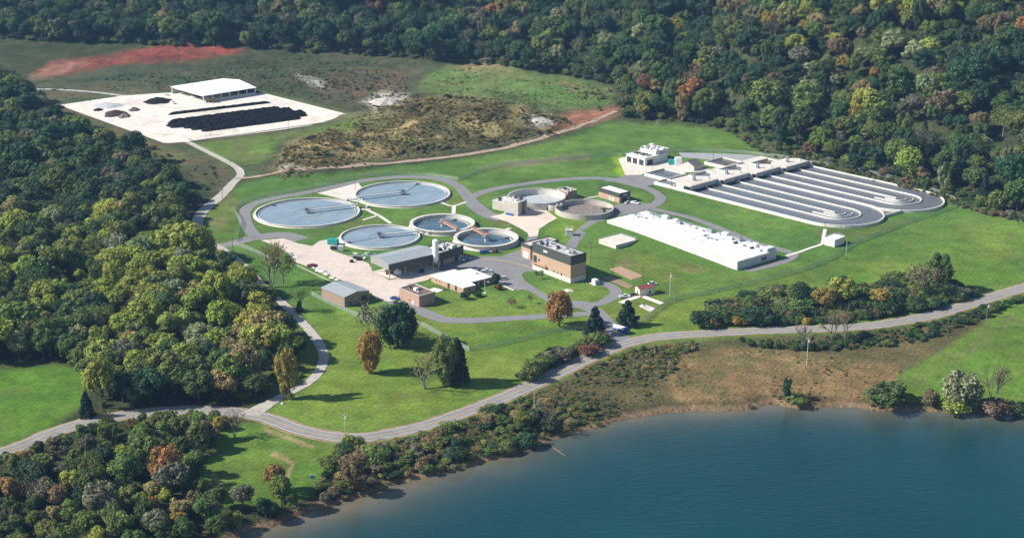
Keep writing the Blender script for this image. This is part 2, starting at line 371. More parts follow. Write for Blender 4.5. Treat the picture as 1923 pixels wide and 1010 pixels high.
    wv = N(n, 'ShaderNodeTexWave'); wv.inputs['Scale'].default_value = 0.11; wv.inputs['Distortion'].default_value = 6.0; wv.inputs['Detail'].default_value = 2; wv.inputs['Detail Scale'].default_value = 0.3
    n.links.new(tc.outputs['Object'], mp.inputs[0]); n.links.new(mp.outputs[0], wv.inputs[0])
    st = ramp(n, wv.outputs['Fac'], 0.955, 1.045, 0, 1)
    m3 = N(n, 'ShaderNodeMath', operation='MULTIPLY'); n.links.new(m2.outputs[0], m3.inputs[0]); n.links.new(st, m3.inputs[1])
    c = mixc(n, 1.0, a.outputs['Color'], (1, 1, 1), 'MULTIPLY')
    vm = N(n, 'ShaderNodeVectorMath', operation='SCALE'); n.links.new(c, vm.inputs[0]); n.links.new(m3.outputs[0], vm.inputs['Scale'])
    dry = ramp(n, noise_fac(n, 0.05, 6, 0.7), 0, 0.4, 0.52, 0.72)
    c2 = mixc(n, dry, vm.outputs[0], (0.14, 0.125, 0.05))
    n.links.new(c2, b.inputs['Base Color']); b.inputs['Roughness'].default_value = 1.0; b.inputs['Specular IOR Level'].default_value = 0.1
    bp = N(n, 'ShaderNodeBump'); bp.inputs['Distance'].default_value = 1.2
    al = N(n, 'ShaderNodeMapRange'); al.inputs[3].default_value = 0.08; al.inputs[4].default_value = 0.9
    n.links.new(a.outputs['Alpha'], al.inputs[0]); n.links.new(al.outputs[0], bp.inputs['Strength'])
    n.links.new(noise_fac(n, 0.55, 5, 0.7), bp.inputs['Height']); n.links.new(bp.outputs[0], b.inputs['Normal'])
    me.materials.append(m)
    o = bpy.data.objects.new('ground', me); C.objects.link(o); o['kind'] = 'structure'; return o
ground()

# ================================================================== LAKE
def lake():
    ys = np.concatenate([np.linspace(-900, 250, 24, endpoint=False), np.linspace(250, 760, 150)]); xs = np.concatenate([np.linspace(-900, -330, 14, endpoint=False), np.linspace(-330, 520, 220, endpoint=False), np.linspace(520, 2500, 40)])
    X, Y = np.meshgrid(xs, ys); d = edist(X, Y, SHORE, False)
    d = d + 16 * fbm(X / 34, Y / 34, 41)
    sh = np.clip(np.exp(-np.maximum(d, 0) / 11.0), 0, 1)
    ny, nx = X.shape; verts = np.stack([X, Y, np.full(X.shape, WATER_Z)], -1).reshape(-1, 3); idx = np.arange(nx * ny).reshape(ny, nx)
    fc = np.stack([idx[:-1, :-1], idx[:-1, 1:], idx[1:, 1:], idx[1:, :-1]], -1).reshape(-1, 4)
    me = bpy.data.meshes.new('lake'); me.from_pydata(verts.tolist(), [], fc.tolist())
    at = me.attributes.new('shallow', 'FLOAT', 'POINT'); at.data.foreach_set('value', sh.ravel())
    m, n, b = newmat('lake_water')
    a = N(n, 'ShaderNodeAttribute', attribute_name='shallow')
    deep = mixc(n, ramp(n, noise_fac(n, 0.006, 4, 0.6), 0, 1), (0.002, 0.035, 0.043), (0.004, 0.047, 0.054))
    silt = mixc(n, a.outputs['Fac'], deep, (0.125, 0.112, 0.078))
    n.links.new(silt, b.inputs['Base Color'])
    b.inputs['IOR'].default_value = 1.33; b.inputs['Specular IOR Level'].default_value = 0.36
    n.links.new(ramp(n, noise_fac(n, 0.008, 5, 0.65), 0.05, 0.20), b.inputs['Roughness'])
    tc = N(n, 'ShaderNodeTexCoord'); mp = N(n, 'ShaderNodeMapping'); mp.inputs['Scale'].default_value = (0.35, 1.0, 1.0); mp.inputs['Rotation'].default_value = (0, 0, 0.25)
    n.links.new(tc.outputs['Object'], mp.inputs[0]); w = N(n, 'ShaderNodeTexNoise'); w.inputs['Scale'].default_value = 0.55; w.inputs['Detail'].default_value = 5; w.inputs['Roughness'].default_value = 0.6
    n.links.new(mp.outputs[0], w.inputs['Vector'])
    bp = N(n, 'ShaderNodeBump'); bp.inputs['Distance'].default_value = 0.6
    sm = N(n, 'ShaderNodeMath', operation='MULTIPLY_ADD'); n.links.new(a.outputs['Fac'], sm.inputs[0]); sm.inputs[1].default_value = -0.85; sm.inputs[2].default_value = 1.0
    ms = N(n, 'ShaderNodeMath', operation='MULTIPLY'); n.links.new(ramp(n, noise_fac(n, 0.010, 6, 0.65), 0.12, 0.85, 0.38, 0.62), ms.inputs[0]); n.links.new(sm.outputs[0], ms.inputs[1]); n.links.new(ms.outputs[0], bp.inputs['Strength'])
    n.links.new(w.outputs['Fac'], bp.inputs['Height']); n.links.new(bp.outputs[0], b.inputs['Normal'])
    me.materials.append(m); o = bpy.data.objects.new('lake', me); C.objects.link(o); o['kind'] = 'structure'
lake()

# ================================================================== ROADS AND PAVED SHEETS
ASPH = mat('asphalt', (0.20, 0.195, 0.195), 0.9, 0.12, 0.22, 0.1, 2.0, stain=(0.15, 0.147, 0.15))
ROADM = mat('road_asphalt', (0.235, 0.225, 0.22), 0.9, 0.16, 0.25, 0.1, 2.0, stain=(0.17, 0.163, 0.16))
GRAV = mat('gravel_track', (0.40, 0.365, 0.32), 0.95, 0.2, 0.4, 0.3, 1.4, stain=(0.25, 0.22, 0.175))
DIRT = mat('dirt_track', (0.36, 0.26, 0.19), 0.95, 0.2, 0.4, 0.3, 1.2, stain=(0.25, 0.17, 0.11))
CONC = mat('concrete_pale', (0.60, 0.54, 0.47), 0.85, 0.10, 0.3, 0.05, 1.5, stain=(0.47, 0.40, 0.33))
PINK = mat('concrete_yard', (0.56, 0.47, 0.40), 0.88, 0.12, 0.25, 0.08, 1.5, stain=(0.42, 0.35, 0.30))
CONW = mat('concrete_white', (0.66, 0.63, 0.57), 0.8, 0.10, 0.4, 0.05, 1.0, stain=(0.52, 0.47, 0.40))
YELL = mat('road_paint_yellow', (0.55, 0.38, 0.06), 0.8, 0.25, 0.8)
WPNT = mat('road_paint_white', (0.72, 0.70, 0.66), 0.8, 0.2, 0.8)
GRASS = mat('island_grass', (0.075, 0.142, 0.024), 1.0, 0.3, 0.5, 0.25, 0.8, spec=0.1)
def px_path(pts, step=3.0):
    return spline([G(u, v)[:2] for u, v in pts], step)
def strip(name, pts, w, m, z=0.08, ripple=0.0, parent=None):
    k = MB(); P = px_path(pts) if isinstance(pts, list) else list(pts); prev = None; n = len(P)
    for i, p in enumerate(P):
        a = P[max(i - 1, 0)]; b = P[min(i + 1, n - 1)]; dx, dy = b[0] - a[0], b[1] - a[1]; L = math.hypot(dx, dy) or 1
        nx, ny = -dy / L, dx / L; ww = w(i / (n - 1)) if callable(w) else w
        row = []
        for j in range(5):
            t = (j - 2) / 4 * (ww + ripple * (random.random() - 0.5))
            x, y = p[0] + nx * t, p[1] + ny * t; row.append(len(k.v)); k.v.append((x, y, z))
        if prev:
            for j in range(4): k.f.append((prev[j + 1], prev[j], row[j], row[j + 1]))
        prev = row
    q = np.array(k.v); q[:, 2] += H(q[:, 0], q[:, 1]); k.v = [tuple(r) for r in q]
    o = k.build(name, m, parent)
    if parent is None: o['kind'] = 'structure'
    return o
def sheet(name, px, m, z=0.10, smooth_edge=False, thick=0.0):
    P = [tuple(G(u, v)[:2]) for u, v in px]
    if smooth_edge:
        P = spline(P + [P[0]], 2.0)[:-1]
    k = MB(); k.prism(P, -0.15, z); o = k.build(name, m); o['kind'] = 'structure'; return o

ROAD = [(-420, 640), (-200, 585), (0, 530), (60, 507), (110, 492), (170, 483), (230, 480), (275, 482), (312, 489), (348, 502), (388, 510.5), (432, 511.5), (490, 500), (540, 484), (590, 465), (640, 443), (690, 419), (730, 403), (772, 394), (832, 390), (900, 386.5), (960, 384.5), (1020, 381), (1080, 371.5), (1130, 358), (1200, 336.5), (1300, 312), (1420, 299), (1600, 294), (1923, 288), (2400, 280)]
road = strip('road', ROAD, 7.4, ROADM, 0.10)
_rp = px_path(ROAD)
for off, nm in ((-0.12, 'centre_line'), (0.16, 'centre_line')):
    k = [(p[0], p[1] + off) for p in _rp]
    strip(nm, tuple(k), 0.14, YELL, 0.125, parent=road)
for off in (-3.35, 3.35):
    q = []
    for i, p in enumerate(_rp):
        a = _rp[max(i - 1, 0)]; b = _rp[min(i + 1, len(_rp) - 1)]; dx, dy = b[0] - a[0], b[1] - a[1]; L = math.hypot(dx, dy) or 1
        q.append((p[0] - dy / L * off, p[1] + dx / L * off))
    strip('edge_line', tuple(q), 0.16, WPNT, 0.125, parent=road)
strip('road_verge', ROAD, 10.4, mat('verge_dirt', (0.27, 0.20, 0.12), 1.0, 0.3, 0.4, 0.3, 1.0, stain=(0.10, 0.12, 0.035)), 0.05, 1.6)
strip('gravel_track', [(292, 486), (305, 478), (330, 464), (362, 447), (376, 431), (379, 414), (370, 396), (354, 377), (335, 358), (315, 341), (300, 326), (284, 309), (264, 294), (246, 283), (234, 271), (232, 257), (241, 244), (258, 230), (272, 215), (282, 204), (276, 195), (262, 187), (242, 177), (222, 167), (205, 160)], lambda t: 4.6 + 2.6 * math.exp(-((t - 0.62) / 0.12) ** 2) + 4 * math.exp(-((t - 0.0) / 0.02) ** 2), GRAV, 0.13, 0.8)
strip('dirt_track', [(276, 209), (310, 206.5), (345, 204), (420, 196.5), (480, 190), (560, 179.5), (620, 168), (660, 157), (690, 146), (706, 137), (722, 130)], 4.2, DIRT, 0.22, 1.2)
strip('gravel_track', [(-120, 98), (25, 104), (60, 104.5), (110, 108), (150, 113), (170, 116)], 5.0, mat('pale_gravel', (0.38, 0.36, 0.33), 0.95, 0.2, 0.4, stain=(0.26, 0.25, 0.22)), 0.25, 0.8)
# drives inside the works
strip('drive', [(255, 289), (275, 284), (300, 278), (330, 275), (352, 281)], lambda t: 7 + 7 * t, ASPH, 0.085)
strip('drive', [(300, 277), (292, 268), (287, 257), (287, 247), (298, 238), (325, 231), (360, 225), (400, 216.5), (440, 209.5), (480, 207), (512, 209), (534, 216), (546, 227), (556, 240), (570, 250), (588, 257)], lambda t: 7.5 + 3.0 * math.exp(-((t - 0.94) / 0.1) ** 2), ASPH, 0.09)
strip('drive', [(549, 233), (560, 227), (580, 221), (620, 214.5), (660, 210), (695, 208.5), (725, 210.5), (748, 217), (764, 223), (774, 231), (768, 239), (752, 244), (735, 248), (715, 252), (697, 259), (684, 268), (676, 278), (668, 290)], lambda t: 6.6, ASPH, 0.088)
strip('drive', [(697, 261), (707, 267), (722, 273), (735, 278), (752, 284)], 5.4, ASPH, 0.093)
strip('drive', [(760, 243), (785, 249), (810, 255), (840, 266), (870, 278), (890, 286), (915, 292), (930, 298), (918, 306), (900, 311), (875, 317)], 5.6, ASPH, 0.086)
sheet('drive', [(706, 212), (728, 207), (734, 204.5), (762, 205), (777, 210), (765, 216), (750, 220), (738, 217), (722, 213)], ASPH, 0.105)
sheet('drive', [(712, 254), (720, 240), (735, 237), (770, 238), (768, 243), (745, 249), (722, 253)], ASPH, 0.1)
sheet('drive', [(795, 178.5), (842, 179.5), (878, 181), (905, 186), (880, 193), (860, 190.5), (835, 187), (800, 184)], mat('asphalt_pale', (0.30, 0.30, 0.31), 0.9, 0.1, 0.2), 0.1)
sheet('parking_lot', [(512, 322), (514, 313), (543, 302), (558, 300), (588, 300), (612, 291), (622, 290), (632, 303), (645, 318), (634, 316), (614, 318.5), (611.5, 322.5), (616, 329), (628, 337), (641, 345), (655, 350), (668, 351.5), (690, 353), (690, 361), (668, 360), (648, 356), (636, 349.5), (622, 341), (614, 338.5), (602, 340), (592, 335), (584, 330), (577, 323), (560, 318), (540, 314), (528, 318)], ASPH, 0.1)
strip('drive', [(738, 404), (724, 393), (714, 382), (706, 371), (696, 363), (682, 358), (664, 355)], lambda t: 8 + 6 * math.exp(-(t / 0.12) ** 2), ASPH, 0.096)
strip('drive', [(700, 366), (680, 367.5), (640, 370), (590, 373), (555, 375), (525, 374.5), (508, 370), (492, 363.5), (476, 357), (462, 352), (448, 346)], lambda t: 6.0 + 3 * t, ASPH, 0.091)
strip('drive', [(684, 358), (702, 355), (716, 349), (722, 341.5), (716, 335), (702, 330), (692, 328)], 6.2, ASPH, 0.099)
sheet('concrete_apron', [(372, 226), (420, 214), (426, 222), (420, 236), (408, 235), (390, 230)], CONC, 0.13)
sheet('concrete_yard', [(306, 281), (332, 279), (350, 285), (366, 288), (374, 282), (398, 278), (404, 280), (397, 286), (388, 293), (410, 300), (432, 308), (436, 316), (456, 328), (508, 312), (518, 318), (500, 328), (478, 333), (470, 340), (466, 350), (456, 353), (440, 349), (436, 343), (404, 329), (378, 318), (345, 306), (338, 296), (322, 287)], PINK, 0.115)
sheet('concrete_apron', [(574, 253.5), (588, 250.5), (600, 246), (640, 246), (653, 255.5), (644, 260), (632, 268), (630, 276), (620, 277), (618, 272), (608, 266), (594, 259)], mat('concrete_warm', (0.62, 0.51, 0.42), 0.85, 0.1, 0.3, stain=(0.5, 0.38, 0.28)), 0.12)
strip('drive', [(625, 273), (623, 281), (618, 292)], 5.6, ASPH, 0.104)
sheet('concrete_apron', [(724.5, 185.5), (736, 183), (760, 183), (792, 186), (800, 192), (830, 197), (835, 200), (800, 202), (790, 199), (772, 200), (756, 202), (752, 204.5), (733, 205)], CONC, 0.125)
# compost pad
pad = sheet('compost_pad', [(69, 123), (146, 112), (199, 108.5), (307, 109.5), (352, 120), (420, 138), (330, 152), (222, 166), (194, 168), (125, 143)], mat('pad_concrete', (0.64, 0.58, 0.51), 0.88, 0.14, 0.16, stain=(0.40, 0.34, 0.28)), 0.3)
KERB = mat('kerb_concrete', (0.58, 0.52, 0.46), 0.85, 0.15, 0.5)
for a, b in (((69, 123), (194, 168)), ((307, 109.5), (420, 138)), ((222, 166), (420, 138))):
    p, q = G(*a), G(*b); MB().path([p[:2], q[:2]], 0.9, 0.305, 0.75).build('kerb', KERB, pad)
# footways between the tanks
FOOT = mat('footpath_concrete', (0.66, 0.61, 0.54), 0.85, 0.1, 0.5)
for pts, w in (([(420, 245), (428, 245), (434, 245)], 2.6), ([(430, 245.5), (445, 253), (458, 261.5)], 2.2), ([(443, 252), (425, 257.5)], 1.8), ([(513, 235.5), (529, 241), (540, 238.5), (546, 236.5)], 1.8), ([(532, 241), (531.5, 250)], 2.4), ([(598, 267), (590, 270), (585, 272)], 2.4),
               ([(497, 270.5), (510, 273), (532, 273.5)], 2.0), ([(684, 232.5), (702, 229.5)], 1.6), ([(967, 268), (965, 277), (963, 285.5), (950, 290), (935, 295.5), (921, 299.5)], 2.0), ([(727, 354.5), (740, 349.5), (752, 346)], 3.2), ([(752, 346.5), (764, 351), (776, 355.5)], 3.4), ([(505, 338), (516, 341)], 5.0), ([(345, 309), (372, 322), (400, 335)], 0.6)):
    strip('footpath', pts, w, FOOT, 0.15)
sheet('gravel_bed', [(714, 315), (727, 311.5), (754, 323), (739, 327.5)], mat('red_gravel', (0.38, 0.24, 0.16), 0.95, 0.2, 0.8, stain=(0.28, 0.2, 0.13)), 0.12)
sheet('gravel_bed', [(706, 325), (716, 322.5), (742, 334.5), (737, 338)], mat('brown_gravel', (0.26, 0.18, 0.11), 0.95, 0.25, 0.8), 0.12)
sheet('gravel_bed', [(750, 359), (757, 356.5), (769, 361), (762, 365)], mat('grey_gravel', (0.48, 0.44, 0.39), 0.95, 0.2, 0.8), 0.12)
# parking bay lines
lot_lines = []
for i in range(5):
    a, b = G(585 + i * 5.2, 329.5 + i * 2.4), G(597 + i * 5.2, 326.5 + i * 2.4)
    o = MB().path([a[:2], b[:2]], 0.14, 0.104, 0.115).build('bay_line', WPNT); o.parent = bpy.data.objects['parking_lot']
q = [G(u, v)[:2] for u, v in ((543, 302), (570, 303), (600, 307), (618, 312), (630, 315.5))]
o = MB().path(spline(q, 2), 0.5, 0.103, 0.118).build('edge_marking', YELL); o.parent = bpy.data.objects['parking_lot']
MB().path([G(584, 331.5)[:2], G(602, 340)[:2]], 0.8, 0.0, 0.32).build('kerb', KERB, bpy.data.objects['parking_lot'])
# ================================================================== PLANTS
def leaf_mat():
    m, n, b = newmat('foliage')
    t = N(n, 'ShaderNodeAttribute', attribute_name='tint', attribute_type='INSTANCER')
    l = N(n, 'ShaderNodeAttribute', attribute_name='lum')
    f = ramp(n, noise_fac(n, 9.0, 3), 0.72, 1.28)
    mm = N(n, 'ShaderNodeMath', operation='MULTIPLY'); n.links.new(l.outputs['Fac'], mm.inputs[0]); n.links.new(f, mm.inputs[1])
    v = N(n, 'ShaderNodeVectorMath', operation='SCALE'); n.links.new(t.outputs['Color'], v.inputs[0]); n.links.new(mm.outputs[0], v.inputs['Scale'])
    hs = mixc(n, ramp(n, noise_fac(n, 3.0, 2), 0, 0.18), v.outputs[0], mixc(n, 1.0, v.outputs[0], (1.25, 1.0, 0.6), 'MULTIPLY'))
    n.links.new(hs, b.inputs['Base Color']); b.inputs['Roughness'].default_value = 0.75; b.inputs['Specular IOR Level'].default_value = 0.2
    tr = N(n, 'ShaderNodeBsdfTranslucent'); n.links.new(hs, tr.inputs[0])
    mx = N(n, 'ShaderNodeMixShader'); mx.inputs[0].default_value = 0.22
    n.links.new(b.outputs[0], mx.inputs[1]); n.links.new(tr.outputs[0], mx.inputs[2]); n.links.new(mx.outputs[0], n.nodes['Material Output'].inputs[0])
    return m
LEAF = leaf_mat()
BARK = mat('bark', (0.10, 0.075, 0.055), 0.95, 0.3, 3.0)
BARKG = mat('bark_grey', (0.20, 0.175, 0.15), 0.95, 0.3, 3.0)
ICO = None
def ico():
    global ICO
    if ICO is None:
        t = (1 + 5 ** .5) / 2; v = [(-1, t, 0), (1, t, 0), (-1, -t, 0), (1, -t, 0), (0, -1, t), (0, 1, t), (0, -1, -t), (0, 1, -t), (t, 0, -1), (t, 0, 1), (-t, 0, -1), (-t, 0, 1)]
        f = [(0, 11, 5), (0, 5, 1), (0, 1, 7), (0, 7, 10), (0, 10, 11), (1, 5, 9), (5, 11, 4), (11, 10, 2), (10, 7, 6), (7, 1, 8), (3, 9, 4), (3, 4, 2), (3, 2, 6), (3, 6, 8), (3, 8, 9), (4, 9, 5), (2, 4, 11), (6, 2, 10), (8, 6, 7), (9, 8, 1)]
        v = np.array(v) / math.sqrt(1 + t * t); ICO = (v, np.array(f))
    return ICO
def crown_mesh(name, seed, lobes, leaf=0.045, per=46, core=0.72, up=0.35):
    """lobes: list of (x, y, z, r); leaf-sized quads stand on every lobe, a small dark core fills it"""
    r = np.random.default_rng(seed); V = []; Fq = []; Ft = []; lum = []; k = 0
    iv, jf = ico()
    for (x, y, z, rad) in lobes:
        ll = r.uniform(0.82, 1.18)
        n = int(per * (rad / 0.16) ** 1.6) + 8
        d = r.normal(size=(n, 3)); d[:, 2] += up; d /= np.linalg.norm(d, axis=1)[:, None]
        c = np.array((x, y, z)) + d * rad * r.uniform(0.82, 1.12, (n, 1))
        nn = d + r.normal(size=(n, 3)) * 0.45; nn /= np.linalg.norm(nn, axis=1)[:, None]
        a = np.cross(nn, r.normal(size=(n, 3))); a /= np.linalg.norm(a, axis=1)[:, None]; b = np.cross(nn, a)
        s = leaf * r.uniform(0.6, 1.35, (n, 1)); asp = r.uniform(0.55, 1.0, (n, 1))
        q = np.stack([c - a * s, c - b * s * asp + nn * s * .2, c + a * s, c + b * s * asp - nn * s * .2], 1)
        V.append(q.reshape(-1, 3)); Fq.append(np.arange(k, k + 4 * n).reshape(n, 4)); k += 4 * n; lum.append(ll * r.uniform(0.72, 1.28, n))
    for (x, y, z, rad) in lobes:
        if core <= 0: break
        p = iv * rad * core * r.uniform(0.85, 1.1, (12, 1)) + np.array((x, y, z)); V.append(p); Ft.append(jf + k); k += 12
    verts = np.concatenate(V); fs = [tuple(q) for q in np.concatenate(Fq).tolist()] + ([tuple(q) for q in np.concatenate(Ft).tolist()] if Ft else [])
    me = bpy.data.meshes.new(name); me.from_pydata(verts.tolist(), [], fs)
    L = np.concatenate(lum + ([np.full(20 * len(lobes), 0.8)] if Ft else []))
    me.attributes.new('lum', 'FLOAT', 'FACE').data.foreach_set('value', L)
    me.materials.append(LEAF); return me
def lobes_broad(seed, n=24, rx=0.36, rz=0.27, cz=0.62, r0=0.115, r1=0.19, low=-0.55):
    r = np.random.default_rng(seed); out = []
    while len(out) < n:
        d = r.normal(size=3); d /= np.linalg.norm(d)
        if d[2] < low: continue
        k = r.uniform(0.72, 1.0) ** 0.6
        out.append((d[0] * rx * k, d[1] * rx * k, cz + d[2] * rz * k, r.uniform(r0, r1)))
    out.append((0, 0, cz, min(rx, rz) * 0.8)); return out
def lobes_multi(seed, heads=3):
    r = np.random.default_rng(seed); out = []
    for k in range(heads):
        a = k * 2.2 + r.uniform(-.5, .5); d = r.uniform(0.10, 0.20); hx, hy = math.cos(a) * d, math.sin(a) * d; top = r.uniform(0.62, 0.98) if k else 0.98
        w = r.uniform(0.16, 0.24); cz = top - r.uniform(0.22, 0.30)
        for x, y, z, q in lobes_broad(seed * 7 + k, int(r.integers(9, 14)), w, top - cz - 0.1, cz, 0.085, 0.15, -0.8): out.append((hx + x, hy + y, z, min(q, 0.17)))
    return out
def lobes_column(seed, n=30, wide=0.34):
    r = np.random.default_rng(seed); out = []
    for i in range(n):
        z = 0.07 + 0.87 * i / (n - 1); prof = math.sin(math.pi * min(1, (1.02 - z) / 0.95) ** 0.75) ** 0.7
        a = r.uniform(0, 2 * math.pi); k = wide * prof
        out.append((math.cos(a) * k, math.sin(a) * k, z, r.uniform(0.09, 0.15) * (0.6 + 0.5 * prof)))
    out += [(0, 0, z, 0.16) for z in (0.3, 0.45, 0.6, 0.75)]; return out
def lobes_conifer(seed, n=46):
    r = np.random.default_rng(seed); out = []
    for i in range(n):
        z = 0.08 + 0.88 * (i / (n - 1)) ** 0.9; a = i * 2.4 + r.uniform(-.4, .4); k = 0.44 * (1 - z) ** 0.85 * r.uniform(0.75, 1.15)
        out.append((math.cos(a) * k, math.sin(a) * k, z - 0.04, 0.05 + 0.085 * (1 - z)))
    out += [(0, 0, z, 0.05 + 0.16 * (1 - z)) for z in (0.15, 0.3, 0.45, 0.6, 0.75, 0.88)]; return out
def lobes_shrub(seed, n=14):
    r = np.random.default_rng(seed); out = []
    for i in range(n):
        a = r.uniform(0, 2 * math.pi); k = 0.36 * math.sqrt(r.uniform(0, 1)); h = 0.3 + 0.42 * r.uniform() * (1 - k)
        out.append((math.cos(a) * k, math.sin(a) * k, h, r.uniform(0.14, 0.24)))
    return out
def trunk_mesh(name, seed, top=0.6, r=0.022, limbs=5, spread=0.26, m=None):
    q = np.random.default_rng(seed); k = MB(); k.tube((0, 0, -0.03), (0, 0, 0.18), r * 1.35, 7, r); k.tube((0, 0, 0.18), (0.01, 0, top), r, 7, r * 0.45)
    for i in range(limbs):
        z = q.uniform(0.2, top * 0.8); a = i * 2.4 + q.uniform(-.5, .5); s = spread * q.uniform(0.6, 1.1)
        k.tube((0, 0, z), (math.cos(a) * s, math.sin(a) * s, z + q.uniform(0.12, 0.25)), r * 0.6, 5, r * 0.2)
    me = bpy.data.meshes.new(name); me.from_pydata(k.v, [], k.f); me.materials.append(m or BARK); return me
def bare_meshes(seed, leafy=0):
    """leafless tree: branching limbs; a thin veil of twigs and last leaves as the crown"""
    q = np.random.default_rng(seed); k = MB(); tw = MB(); tips = []
    def grow(p, d, L, r, lev):
        e = p + d * L; (k if lev < 2 else tw).tube(tuple(p), tuple(e), r, 5 if lev < 2 else 3, r * 0.62)
        if lev >= 4: tips.append(e); return
        for i in range(3 if lev < 3 else 3):
            n = d + Vector(q.normal(size=3)) * (0.5 if lev else 0.42); n.z = max(n.z, 0.12) + 0.12; n.normalize()
            grow(e if i else p + d * L * 0.75, n, L * q.uniform(0.62, 0.82), r * 0.70, lev + 1)
    for i in range(3):
        a = i * 2.1; grow(Vector((0, 0, -0.02)), Vector((math.cos(a) * .3, math.sin(a) * .3, 1)).normalized(), 0.26, 0.015, 0)
    w = max(max(abs(t.x), abs(t.y)) for t in tips); h = max(t.z for t in tips)
    def fit(mb): return [(x / w * 0.5, y / w * 0.5, z / h) for x, y, z in mb.v]
    tm = bpy.data.meshes.new('trunk'); tm.from_pydata(fit(k), [], k.f); tm.materials.append(BARKG)
    V = fit(tw); Fc = list(tw.f); n0 = len(Fc)
    for t in tips:
        for _ in range(leafy):
            c = Vector((t.x / w * 0.5, t.y / w * 0.5, t.z / h)) + Vector(q.normal(size=3)) * 0.02; a = Vector(q.normal(size=3)).normalized() * 0.013; b = Vector(q.normal(size=3)).normalized() * 0.013
            i = len(V); V += [tuple(c - a), tuple(c - b), tuple(c + a), tuple(c + b)]; Fc.append((i, i + 1, i + 2, i + 3))
    cm = bpy.data.meshes.new('crown'); cm.from_pydata(V, [], Fc); cm.materials.append(LEAF)
    cm.attributes.new('lum', 'FLOAT', 'FACE').data.foreach_set('value', q.uniform(0.75, 1.25, len(Fc)))
    return cm, tm
TK = {}
for i in range(4): TK['broad%d' % i] = (crown_mesh('crown', 10 + i, lobes_broad(30 + i, n=(40, 34, 46, 36)[i], rx=(0.36, 0.34, 0.37, 0.33)[i], rz=(0.27, 0.30, 0.24, 0.31)[i], cz=(0.62, 0.6, 0.64, 0.58)[i], r0=0.075, r1=0.15), leaf=0.029, per=80), trunk_mesh('trunk', 50 + i))
for i in range(3): TK['bmulti%d' % i] = (crown_mesh('crown', 120 + i, lobes_multi(130 + i, 3 + i % 3), leaf=0.027, per=85), trunk_mesh('trunk', 140 + i))
for i in range(2): TK['tall%d' % i] = (crown_mesh('crown', 20 + i, lobes_column(60 + i, 40), leaf=0.026, per=95), trunk_mesh('trunk', 70 + i, 0.7, 0.02, 4, 0.15))
TK['conifer'] = (crown_mesh('crown', 25, lobes_conifer(80), leaf=0.034, per=90, core=0.6, up=0.0), trunk_mesh('trunk', 81, 0.8, 0.02, 0))
TK['cedar'] = (crown_mesh('crown', 26, lobes_conifer(83, 34), leaf=0.040, per=80, core=0.7, up=0.1), trunk_mesh('trunk', 82, 0.8, 0.02, 0))
TK['round'] = (crown_mesh('crown', 27, lobes_broad(90, 44, 0.38, 0.40, 0.50, 0.10, 0.15, -0.9), leaf=0.030, per=70), trunk_mesh('trunk', 91, 0.5, 0.028))
TK['dome'] = (crown_mesh('crown', 31, lobes_broad(96, 44, 0.37, 0.38, 0.50, 0.10, 0.15, -0.95), leaf=0.032, per=52, core=0.62), trunk_mesh('trunk', 97, 0.5, 0.03))
TK['airy'] = (crown_mesh('crown', 28, lobes_broad(92, 26, 0.37, 0.30, 0.58, 0.09, 0.16), leaf=0.024, per=44, core=0.0), trunk_mesh('trunk', 93, 0.75, 0.02, 9, 0.34, BARKG))
for i in range(3): TK['shrub%d' % i] = (crown_mesh('crown', 40 + i, lobes_shrub(95 + i, 12 + 4 * i), leaf=0.042, per=46), None)
def tuft_mesh(seed, n=46):
    q = np.random.default_rng(seed); V = []; Fc = []
    for i in range(n):
        a = q.uniform(0, 6.28); r = 0.38 * math.sqrt(q.uniform()); b = Vector((math.cos(a) * r, math.sin(a) * r, 0)); tip = b * q.uniform(1.0, 1.7) + Vector((q.normal() * .10, q.normal() * .10, q.uniform(.45, 1.0)))
        w = Vector((math.cos(a + 1.57 + q.normal() * .6), math.sin(a + 1.57), 0)) * q.uniform(.025, .06); k = len(V); m = (b + tip) / 2 + Vector((0, 0, .10))
        V += [tuple(b - w), tuple(b + w), tuple(m + w * .8), tuple(tip), tuple(m - w * .8)]; Fc.append((k, k + 1, k + 2, k + 3, k + 4))
    me = bpy.data.meshes.new('blades'); me.from_pydata(V, [], Fc); me.attributes.new('lum', 'FLOAT', 'FACE').data.foreach_set('value', q.uniform(.7, 1.3, len(Fc))); me.materials.append(LEAF); return me
TK['tuft0'] = (tuft_mesh(3), None); TK['tuft1'] = (tuft_mesh(4, 34), None)
TK['bare0'] = bare_meshes(5, 0); TK['bare1'] = bare_meshes(9, 2)
TINT = {'green': (0.076, 0.124, 0.038), 'deep': (0.040, 0.082, 0.038), 'olive': (0.138, 0.182, 0.048), 'lime': (0.262, 0.305, 0.056), 'straw': (0.285, 0.235, 0.100), 'brown': (0.185, 0.145, 0.075), 'grey': (0.160, 0.158, 0.098),
        'gold': (0.300, 0.225, 0.055), 'orange': (0.330, 0.180, 0.062), 'rust': (0.185, 0.085, 0.055), 'sage': (0.235, 0.260, 0.135), 'spruce': (0.028, 0.054, 0.042)}
WORD = {'green': 'mid green', 'deep': 'dark green', 'olive': 'olive green', 'lime': 'yellow green', 'straw': 'straw', 'brown': 'brown', 'grey': 'grey brown', 'gold': 'golden', 'orange': 'orange', 'rust': 'rust red', 'sage': 'sage green', 'spruce': 'blackish green'}
PROTO = {}
